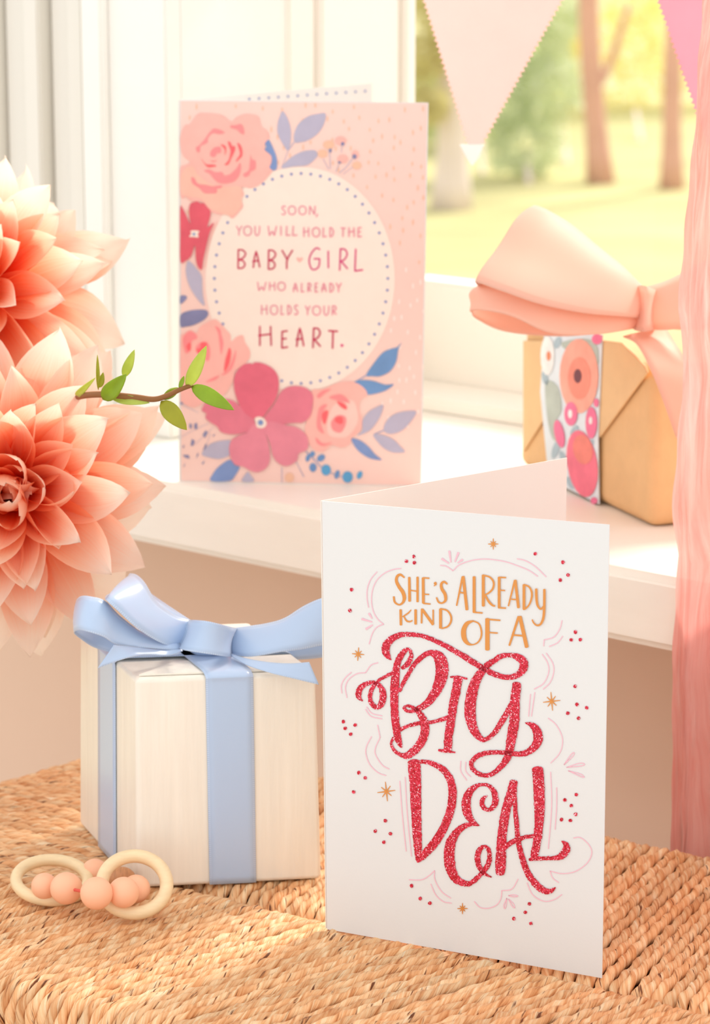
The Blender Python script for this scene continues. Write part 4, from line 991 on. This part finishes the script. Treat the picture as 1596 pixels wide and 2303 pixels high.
def text(word, boxes, wd):
    out = []
    for ch, (x0, x1, y0, y1) in zip(word, boxes):
        for s in GL[ch]: out.append(T(*dd, [(x0 + p[0] * (x1 - x0), y0 + p[1] * (y1 - y0), wd) for p in s]))
    return out
def row(xs, y0, y1): return [(a, b, y0, y1) for a, b in xs]
txt_l = ink('ink_text_pink', C(232, 136, 158), 0.05); txt_d = ink('ink_text_crimson', C(202, 38, 88), 0.1); txt_m = ink('ink_text_magenta', C(218, 60, 128), 0.08)
def lett(name, strokes, m_, lab):
    o = print_strokes(name, p2, strokes, m_, fp2, lay(3)); o['label'] = lab
lett('lettering', text('SOON,', row([(598,640),(670,748),(784,862),(895,960),(972,992)], 112, 205)[:4] + [(968, 992, 200, 230)], 12), txt_l, 'pink word SOON')
lett('lettering', text('YOUWILLHOLDTHE', row([(105,165),(185,268),(305,358),(450,540),(582,596),(645,690),(715,765)], 330, 432) + row([(832,895),(932,1010),(1045,1085),(1118,1160),(1240,1290),(1322,1388),(1425,1465)], 345, 446), 12), txt_l, 'pink words YOU WILL HOLD THE')
lett('lettering', text('BABY', [(118,208,588,790),(280,358,605,782),(448,535,592,798),(600,715,592,795)], 17), txt_d, 'crimson word BABY')
lett('lettering', text('GIRL', [(895,1012,570,802),(1095,1112,602,785),(1222,1312,578,812),(1388,1478,580,818)], 17), txt_m, 'magenta word GIRL')
lett('lettering', text('WHOALREADY', row([(335,425),(460,525),(555,635)], 940, 1030) + row([(720,770),(810,842),(880,915),(960,990),(1030,1080),(1118,1160),(1190,1245)], 950, 1046), 12), txt_l, 'pink words WHO ALREADY')
lett('lettering', text('HOLDSYOUR', row([(372,440),(475,552),(588,622),(660,700),(735,775)], 1190, 1292) + row([(855,905),(935,1018),(1055,1110),(1145,1190)], 1198, 1298), 12), txt_l, 'pink words HOLDS YOUR')
lett('lettering', text('HEART', [(345,490,1420,1630),(595,662,1470,1655),(752,836,1440,1640),(932,1018,1440,1655),(1105,1205,1458,1660)], 18), txt_d, 'crimson word HEART')
print_polys('full_stop', p2, [T(*dd, ell(1252, 1628, 17, 17, 14))], txt_m, fp2, lay(3), False)
print_polys('printed_heart', p2, [T(*dd, [(790,725),(758,690),(765,672),(782,672),(792,684),(804,672),(822,674),(826,692)])], rose, fp2, lay(3))

# ------------------------------------------------------------------ dahlias
def petal_mesh(name, wr, curl, cup, tipc, seed):
    r = np.random.default_rng(seed)
    nu, nv = 8, 14
    V = []; UVs = []
    wob = r.random() * 6; tw = r.normal() * 0.25
    for j in range(nv + 1):
        t = j / nv
        wd = wr * (0.34 + 0.66 * math.sin(math.pi / 2 * min(t / 0.58, 1))) * (1 - max(0, (t - 0.52) / 0.48) ** 2.3)
        y = t * math.cos(curl * t * 0.7)
        z = math.sin(curl * t) * t * 0.5 + tipc * max(0, t - 0.6) ** 2
        for i in range(nu + 1):
            x = (i / nu - 0.5) * 2
            edge = 0.025 * math.sin(t * 9 + wob + x * 2) * abs(x) * t
            V.append((x * wd * 0.5 + 0.0, y, z + cup * (x * x) * wd * (1.25 - 0.9 * t) + edge + 0.02 * math.cos(x * 5) * wd))
            UVs.append((i / nu, t))
    Fc = []
    for j in range(nv):
        for i in range(nu):
            a = j * (nu + 1) + i; Fc.append((a, a + 1, a + nu + 2, a + nu + 1))
    me = bpy.data.meshes.new(name); me.from_pydata(V, [], Fc)
    uv = me.uv_layers.new(name='UVMap')
    for l in me.loops: uv.data[l.index].uv = UVs[l.vertex_index]
    me.polygons.foreach_set('use_smooth', [True] * len(me.polygons)); me.materials.append(M['petal'])
    return me
P_IN = [petal_mesh('petal_inner', 0.46, 0.75, 0.75, 0.2, k) for k in range(4)]
P_MID = [petal_mesh('petal_middle', 0.42, 0.35, 0.55, -0.3, 20 + k) for k in range(5)]
P_OUT = [petal_mesh('petal_outer', 0.39, c0, 0.40, t0, 40 + k) for k, (c0, t0) in enumerate(((-.1, -.6), (-.25, -.9), (.1, -.5), (.3, .5), (-.15, -1.1)))]
def dahlia(center, axis, label, n, Lmax, seed, stem_to, amin=10, amax=118):
    r = np.random.default_rng(seed)
    ax = np.array(axis, float); ax /= np.linalg.norm(ax)
    fl = empty('dahlia', center, label, 'flower', 'peach dahlias in the bouquet')
    a = np.cross(ax, [0.3, 0.2, 1.0]); a /= np.linalg.norm(a); b = np.cross(ax, a)
    for i in range(n):
        t = (i + 0.5) / n
        ph = i * 2.39996 + r.normal() * 0.12
        al = math.radians(amin + (amax - amin) * t ** 0.85 + r.normal() * 7)
        rad = a * math.cos(ph) + b * math.sin(ph)
        d = ax * math.cos(al) + rad * math.sin(al)
        z = ax * math.sin(al) - rad * math.cos(al)
        tw = r.normal() * 0.32
        x = np.cross(d, z)
        x, z = x * math.cos(tw) + z * math.sin(tw), z * math.cos(tw) - x * math.sin(tw)
        L = Lmax * (0.30 + 0.70 * t ** 0.6) * (0.92 + 0.16 * r.random())
        me = (P_IN if t < 0.22 else P_MID if t < 0.6 else P_OUT)[r.integers(4)]
        o = bpy.data.objects.new('petal', me); COL.objects.link(o); o.parent = fl; o.color = (1, 1, 1, max(0.0, 0.12 + 0.43 * t + r.normal() * 0.04))
        base = ax * (0.008 * (1 - t) - 0.012 * t) + rad * (0.003 + 0.005 * t)
        wsc = L * (0.9 + 0.25 * r.random())
        mt = Matrix(((x[0] * wsc, d[0] * L, z[0] * L, base[0]), (x[1] * wsc, d[1] * L, z[1] * L, base[1]), (x[2] * wsc, d[2] * L, z[2] * L, base[2]), (0, 0, 0, 1)))
        o.matrix_local = mt
    v, f = sphere(np.array(center) - ax * 0.001, 0.011, 14, 10); mesh('flower_heart', v, f, M['petal'], fl, True, [(0.5, 0.05)] * len(v))
    st = np.array(stem_to); c0 = np.array(center) - ax * 0.012
    path = catmull([c0, c0 - ax * 0.035, (c0 - ax * 0.035) * .45 + (st + np.array([0, 0, .02])) * .55, st, st - np.array([0, 0, .06])], 6)
    v, f = tube(path, 0.0032, 8); mesh('stem', v, f, M['gstem'], fl, True)
    return fl
vz = np.array([-0.235, 1.235, 0.0])
vtop = vz + np.array([0, 0, 0.105])
dahlia(UY(22, 1105, 1.225), (0.14, -0.95, 0.22), 'large peach dahlia with open orange heart, the lower one in front of the sill', 84, 0.072, 3, vtop, 10, 112)
dahlia(UY(-55, 655, 1.30), (-0.15, -0.80, 0.52), 'large peach dahlia with pale sunlit petals, the upper one beside the moulding', 84, 0.068, 8, vtop, 10, 120)
# vase that holds them, just outside the picture
vase = empty('flower_vase', vz, 'small white ceramic vase standing on the stool corner holding the dahlias', 'vase')
prof = [(0.0, 0.0005), (0.024, 0.0005), (0.030, 0.006), (0.034, 0.03), (0.033, 0.06), (0.025, 0.09), (0.021, 0.105), (0.023, 0.115), (0.021, 0.115), (0.019, 0.105), (0.022, 0.09), (0.030, 0.06), (0.030, 0.02), (0.0, 0.012)]
V = []; Fc = []; nu = 28
for r_, z_ in prof:
    for i in range(nu): V.append((vz[0] + r_ * math.cos(2 * math.pi * i / nu), vz[1] + r_ * math.sin(2 * math.pi * i / nu), z_))
for j in range(len(prof) - 1):
    for i in range(nu): Fc.append((j * nu + i, j * nu + (i + 1) % nu, (j + 1) * nu + (i + 1) % nu, (j + 1) * nu + i))
mesh('vase_body', V, Fc, M['vase'], vase, True)

# ------------------------------------------------------------------ leafy sprig
YS = 1.165
spr = empty('leafy_sprig', UY(171, 893, YS), 'green leafy twig reaching out of the dahlias across the floral card', 'twig')
main = [UY(x, y, YS + dy) for x, y, dy in ((110, 920, .16), (165, 895, .075), (222, 887, .012), (300, 893, 0), (345, 898, -.004), (375, 890, -.004), (405, 876, -.002), (432, 866, 0))]
tail = [vtop - np.array([0, 0, .05]), vtop, (vtop + main[0]) / 2 + np.array([0.01, 0, 0.03])]
pth = catmull(tail + main, 6)
v, f = tube(pth, np.linspace(0.0018, 0.0009, len(pth)), 8); mesh('twig', v, f, M['stem'], spr, True)
def leaf(bx, by, tx, ty, wpx, m, db=0.0, dt=0.0, fold=0.35, bend=0.12):
    B = UY(bx, by, YS + db); Tt = UY(tx, ty, YS + dt); d = Tt - B; L = np.linalg.norm(d); d = d / L
    view = (CAM - B); view /= np.linalg.norm(view)
    x = np.cross(d, view); x /= np.linalg.norm(x); n = np.cross(x, d)
    wd = wpx * (B[1] * c_ + (H - B[2]) * s_) / F
    V = []; Fc = []; nv = 10; nu = 6
    for j in range(nv + 1):
        t = j / nv; ww = wd * (math.sin(math.pi * min(1, t ** 0.85)) ** 0.75 * 0.95 + 0.06 * (1 - t))
        for i in range(nu + 1):
            u = i / nu * 2 - 1
            V.append(B + d * L * t + x * ww * u / 2 + n * (fold * wd * 0.5 * abs(u) * math.sin(math.pi * t) + bend * L * math.sin(math.pi * t) * 0.5))
    for j in range(nv):
        for i in range(nu):
            a = j * (nu + 1) + i; Fc.append((a, a + 1, a + nu + 2, a + nu + 1))
    o = mesh('leaf', V, Fc, M[m], spr, True)
    so = o.modifiers.new('thick', 'SOLIDIFY'); so.thickness = 0.0003
    # stalk joins the twig
for a in ((278,848,302,787,22,'leaf_y',.004,-.004),(231,899,284,842,38,'leaf_g',.006,-.006),(224,872,232,838,14,'leaf_o',.008,.006),(171,891,214,850,15,'leaf_y',.06,.02),(250,894,336,906,22,'leaf_y',.006,-.004),
          (362,902,420,967,40,'leaf_o',-.004,-.012),(365,898,402,872,20,'leaf_g',-.004,0.004),(403,874,414,845,10,'leaf_g',-.002,.0),(420,872,464,778,30,'leaf_y',0,-.006),(430,868,526,922,36,'leaf_g',0,-.010),(432,870,488,886,18,'leaf_y',.004,.006),(221,878,219,798,8,'leaf_o',.01,.008)):
    leaf(*a)

# ------------------------------------------------------------------ kraft gift on the sill
k0 = U(1165, 1047, ZS); k1 = U(1462, 1190, ZS)
kd = (k1 - k0); KL = np.linalg.norm(kd); kd /= KL; kn = np.array([-kd[1], kd[0], 0]); 
if kn[0] < 0: kn = -kn
KD, KH = 0.085, 0.080
kg = empty('kraft_gift', k0 + kd * KL / 2 + kn * KD / 2, 'brown kraft paper gift with floral band and big peach bow on the windowsill', 'gift box')
def kp(a, d, z): return k0 + kd * (a * KL) + kn * d + np.array([0, 0, z])
v, f = prism([kp(0, 0, .0003), kp(1, 0, .0003), kp(1, KD, .0003), kp(0, KD, .0003)], [kp(.01, .0015, KH), kp(.975, .0015, KH - .004), kp(.975, KD, KH - .004), kp(.01, KD, KH)])
bev_obj('wrapped_box', v, f, M['kraft'], kg, w=0.006, seg=4)
kpan = Panel(k0, k1); kpan.n = np.array([-kn[0], -kn[1], 0.0])
def kflap(pts, th=0.0012):
    fr = [kpan.px(x, y) - kn * th for x, y in pts]; bk = [p + kn * (th + .0004) for p in fr]
    v, f = prism(bk, fr); bev_obj('paper_flap', v, f, M['kraft_flap'], kg, w=0.0004, seg=1)
kflap([(1354, 764), (1400, 770), (1452, 822), (1458, 838), (1356, 978), (1350, 985)])
kflap([(1180, 766), (1228, 766), (1228, 940), (1180, 1016)])
# floral band
kb = [kpan.px(x, y) - kn * .0020 for x, y in ((1231, 752), (1362, 752), (1352, 985), (1354, 1133), (1285, 1099), (1240, 1068), (1222, 880))]
v, f = prism([p + kn * .0006 for p in kb], kb)
M['band'] = mat('floral_band_paper', C(228, 236, 242), 0.6, var=0.06, vscale=60)
bd = mesh('floral_band', v, f, M['band'], kg)
def kart(polys, c, name, k, smooth=True):
    V = []; Fc = []
    for p in polys:
        q = catmull(p, 3, True) if smooth else p
        o = len(V); V += [kpan.px(x, y) - kn * (.0021 + .00012 * k) for x, y in q]
        Fc += [tuple(i + o for i in t) for t in tessellate_polygon([[Vector((x, y, 0)) for x, y in q]])]
    mesh(name, V, Fc, ink('ink_band_' + name + str(k), c, 0.12), bd)
kart([[(1235, 858), (1262, 868), (1272, 920), (1258, 950), (1268, 990), (1250, 985), (1238, 930)], [(1270, 770), (1345, 765), (1350, 830), (1300, 800)]], C(190, 200, 190), 'printed_leaves', 1)
kart([ell(x, y, a, b, 10, r) for x, y, a, b, r in ((1262, 770, 8, 14, .4), (1234, 850, 7, 16, -.3), (1258, 1010, 8, 22, .3), (1275, 1030, 7, 18, -.4), (1335, 1000, 7, 14, .5), (1346, 870, 6, 16, 0), (1300, 968, 7, 14, .6), (1292, 1085, 8, 16, -.5), (1345, 1085, 6, 16, .2))], C(176, 196, 206), 'printed_sprigs', 1, False)
kart([ell(1311, 845, 44, 84, 22)], C(253, 176, 156), 'printed_poppy', 2, False)
kart([ell(1312, 850, 26, 48, 18)], C(250, 152, 132), 'printed_poppy', 3, False)
kart([ell(1309, 845, 9, 16, 12)], C(120, 70, 80), 'printed_poppy_heart', 4, False)
kart([ell(1240, 800, 16, 44, 14)], C(246, 246, 244), 'printed_daisy', 2, False)
kart([ell(1243, 800, 5, 11, 10)], C(244, 150, 110), 'printed_daisy_heart', 3, False)
kart([ell(1318, 1042, 34, 76, 22, -.15)], C(248, 124, 146), 'printed_rose', 2, False)
kart([ell(1320, 1010, 22, 34, 16, -.2)], C(246, 140, 128), 'printed_rose', 3, False)
kart([ell(1293, 930, 15, 27, 14), ell(1339, 950, 13, 36, 14), ell(1267, 975, 11, 32, 14, -.2), ell(1352, 762, 12, 12, 12), ell(1350, 905, 6, 10, 10), ell(1345, 1125, 8, 8, 8)], C(246, 124, 162), 'printed_blossoms', 3, False)
kart([ell(1292, 930, 5, 10, 10), ell(1338, 945, 4, 9, 10)], C(250, 240, 240), 'printed_blossom_hearts', 4, False)
# peach bow: coordinates continue on the lid of the box
Yk = 1.36
def kr(name, ln, **kw):
    ribbon(name, [tuple((x, y, Yk + d) for x, y, d in l) for l in ln], M['peach'], kg, **kw)
kr('bow_loop', [((1440, 640, .0), (1442, 716, -.012)), ((1400, 600, .0), (1390, 712, -.028)), ((1345, 556, .003), (1310, 706, -.038)), ((1285, 508, .008), (1215, 688, -.042)), ((1235, 478, .012), (1130, 660, -.040)),
                ((1205, 466, .02), (1078, 641, -.030)), ((1200, 474, .03), (1070, 640, -.018)), ((1225, 495, .038), (1100, 652, -.006)), ((1300, 545, .04), (1200, 690, .006)), ((1440, 645, .025), (1440, 716, .01))], bulge=.004, fold=.0014, nf=2.2, nc=14)
kr('bow_loop', [((1438, 700, -.006), (1430, 738, -.012)), ((1360, 690, -.020), (1340, 752, -.032)), ((1260, 670, -.028), (1240, 750, -.042)), ((1160, 645, -.026), (1150, 712, -.040)), ((1090, 640, -.018), (1085, 699, -.030)),
                ((1066, 655, -.006), (1059, 703, -.016)), ((1080, 672, .006), (1072, 720, -.004)), ((1150, 690, .014), (1140, 748, .004)), ((1290, 715, .014), (1280, 757, .006)), ((1432, 715, .01), (1430, 738, .006))], bulge=.002, fold=.001, nf=2, nc=10)
kr('bow_loop', [((1452, 645, .0), (1446, 740, -.008)), ((1500, 630, .0), (1500, 742, -.012)), ((1560, 600, .003), (1565, 735, -.014)), ((1640, 560, .01), (1650, 720, -.010)), ((1690, 560, .03), (1690, 715, .01)), ((1640, 590, .04), (1640, 735, .02)), ((1540, 635, .035), (1540, 742, .02)), ((1455, 665, .02), (1450, 735, .01))], bulge=.003)
kr('bow_knot', [((1430, 650, .015), (1428, 735, .005)), ((1430, 645, -.004), (1426, 742, -.012)), ((1446, 642, -.014), (1444, 746, -.020)), ((1464, 648, -.012), (1462, 744, -.018)), ((1476, 652, 0), (1472, 740, -.004)), ((1474, 655, .015), (1470, 735, .01))], bulge=-.001)
kr('bow_tail', [((1400, 757, -.012), (1500, 742, .0)), ((1432, 775, -.022), (1520, 775, -.012)), ((1463, 832, -.036), (1560, 840, -.03)), ((1490, 900, -.042), (1590, 900, -.036)), ((1520, 985, -.046), (1620, 960, -.04))], bulge=.001)

# ------------------------------------------------------------------ pink curtain hanging in front of the sill, right
edge = [(-60, 1563), (0, 1557), (150, 1541), (330, 1526), (560, 1514), (700, 1506), (830, 1514), (1000, 1505), (1150, 1500), (1250, 1511), (1500, 1503), (1700, 1508), (1900, 1505), (2050, 1506)]
CD = -0.013
p0c = W(0, CD, 0)
el = []
for y, x in edge:
    p = UP(x, y, p0c, wn); el.append((p[2], wall_co(p)[0]))
el.sort(); ez = np.array([q[0] for q in el]); ea = np.array([q[1] for q in el])
V = []; UVs = []; nz_, na = 240, 130
zs_ = np.linspace(-0.42, 0.62, nz_)
for z in zs_:
    a0 = np.interp(z, ez, ea)
    for i in range(na):
        t = i / (na - 1); al = a0 + t * 0.26
        spread = 1 - 0.2 * max(0, z)
        dp = CD + 0.0045 * math.sin(al * 150 * spread + 0.8 * math.sin(z * 5)) + 0.0022 * math.sin(al * 410 + z * 9) + 0.0010 * math.sin(al * 900 + 3 * math.sin(z * 17 + al * 40)) + 0.0007 * math.sin(z * 210 + 4 * math.sin(al * 160)) * math.sin(al * 330 + z * 4)
        if t < 0.06: dp += 0.004 * (1 - t / 0.06)
        V.append(W(al, dp, z)); UVs.append((t * 0.26, z))
Fc = [(j * na + i, j * na + i + 1, (j + 1) * na + i + 1, (j + 1) * na + i) for j in range(nz_ - 1) for i in range(na - 1)]
cu = mesh('pink_curtain', V, Fc, M['curtain'], None, True, UVs)
tag(cu, 'crinkled pink gauze curtain hanging at the right of the window', 'curtain')

# ------------------------------------------------------------------ bunting in the window recess
PD = 0.125
pp = W(0, PD, 0)
bun = empty('bunting', W(0.2, PD, 0.55), 'string of blush and pink pennants with pinked edges across the window', 'bunting')
def pennant(tl, tr, tip, m, amp=7.0, step=13.0, tip_lit=True):
    def edge_(p, q):
        p = np.array(p, float); q = np.array(q, float); L = np.linalg.norm(q - p); n = int(L / step); d = (q - p) / L; nn = np.array([d[1], -d[0]])
        out = []
        for i in range(n):
            for k in range(4):
                t = (i + k / 4) / n
                out.append(p + (q - p) * t + nn * amp * (abs(math.sin(math.pi * (k / 4))) - .4))
        return out
    q = [np.array(tl, float)] + edge_(tl, tip)[1:] + [np.array(tip, float)] + edge_(tip, tr)[1:] + [np.array(tr, float)]
    fr = [UP(x, y, pp, wn) for x, y in q]; tri = tessellate_polygon([[Vector((x, y, 0)) for x, y in q]])
    n = len(fr); bk = [p + wn * 0.0006 for p in fr]
    Fc = [tuple(t) for t in tri] + [tuple(i + n for i in t)[::-1] for t in tri] + [(i, (i + 1) % n, n + (i + 1) % n, n + i) for i in range(n)]
    return mesh('pennant', fr + bk, Fc, m, bun)
tops = []
for tl, tr, tip, m in (((823, -420), (1524, -470), (1062, 366), M['pen1']), ((1330, -430), (1980, -470), (1590, 330), M['pen2']), ((230, -380), (760, -420), (404, 128), M['pen2']), ((-180, -380), (270, -400), (28, 12), M['pen1'])):
    pennant(tl, tr, tip, m); tops += [UP(*tl, pp, wn), UP(*tr, pp, wn)]
# white overlay on the blush pennant's tip, painting the light that falls there
q = [(1034, 325), (1088, 325), (1076, 352), (1062, 372), (1048, 350)]
fr = [UP(x, y, pp, wn) - wn * .0004 for x, y in q]; v, f = prism([p + wn * .0014 for p in fr], fr); mesh('lit_tip', v, f, M['tip_lit'], bun)
tops = sorted(tops, key=lambda p: wall_co(p)[0])
tops = [W(AL + 0.001, PD, tops[0][2] + .03)] + tops + [W(AR - .001, PD, tops[-1][2] + .08)]
v, f = tube(catmull(tops, 4), 0.0015, 8); mesh('cord', v, f, M['cord'], bun, True)
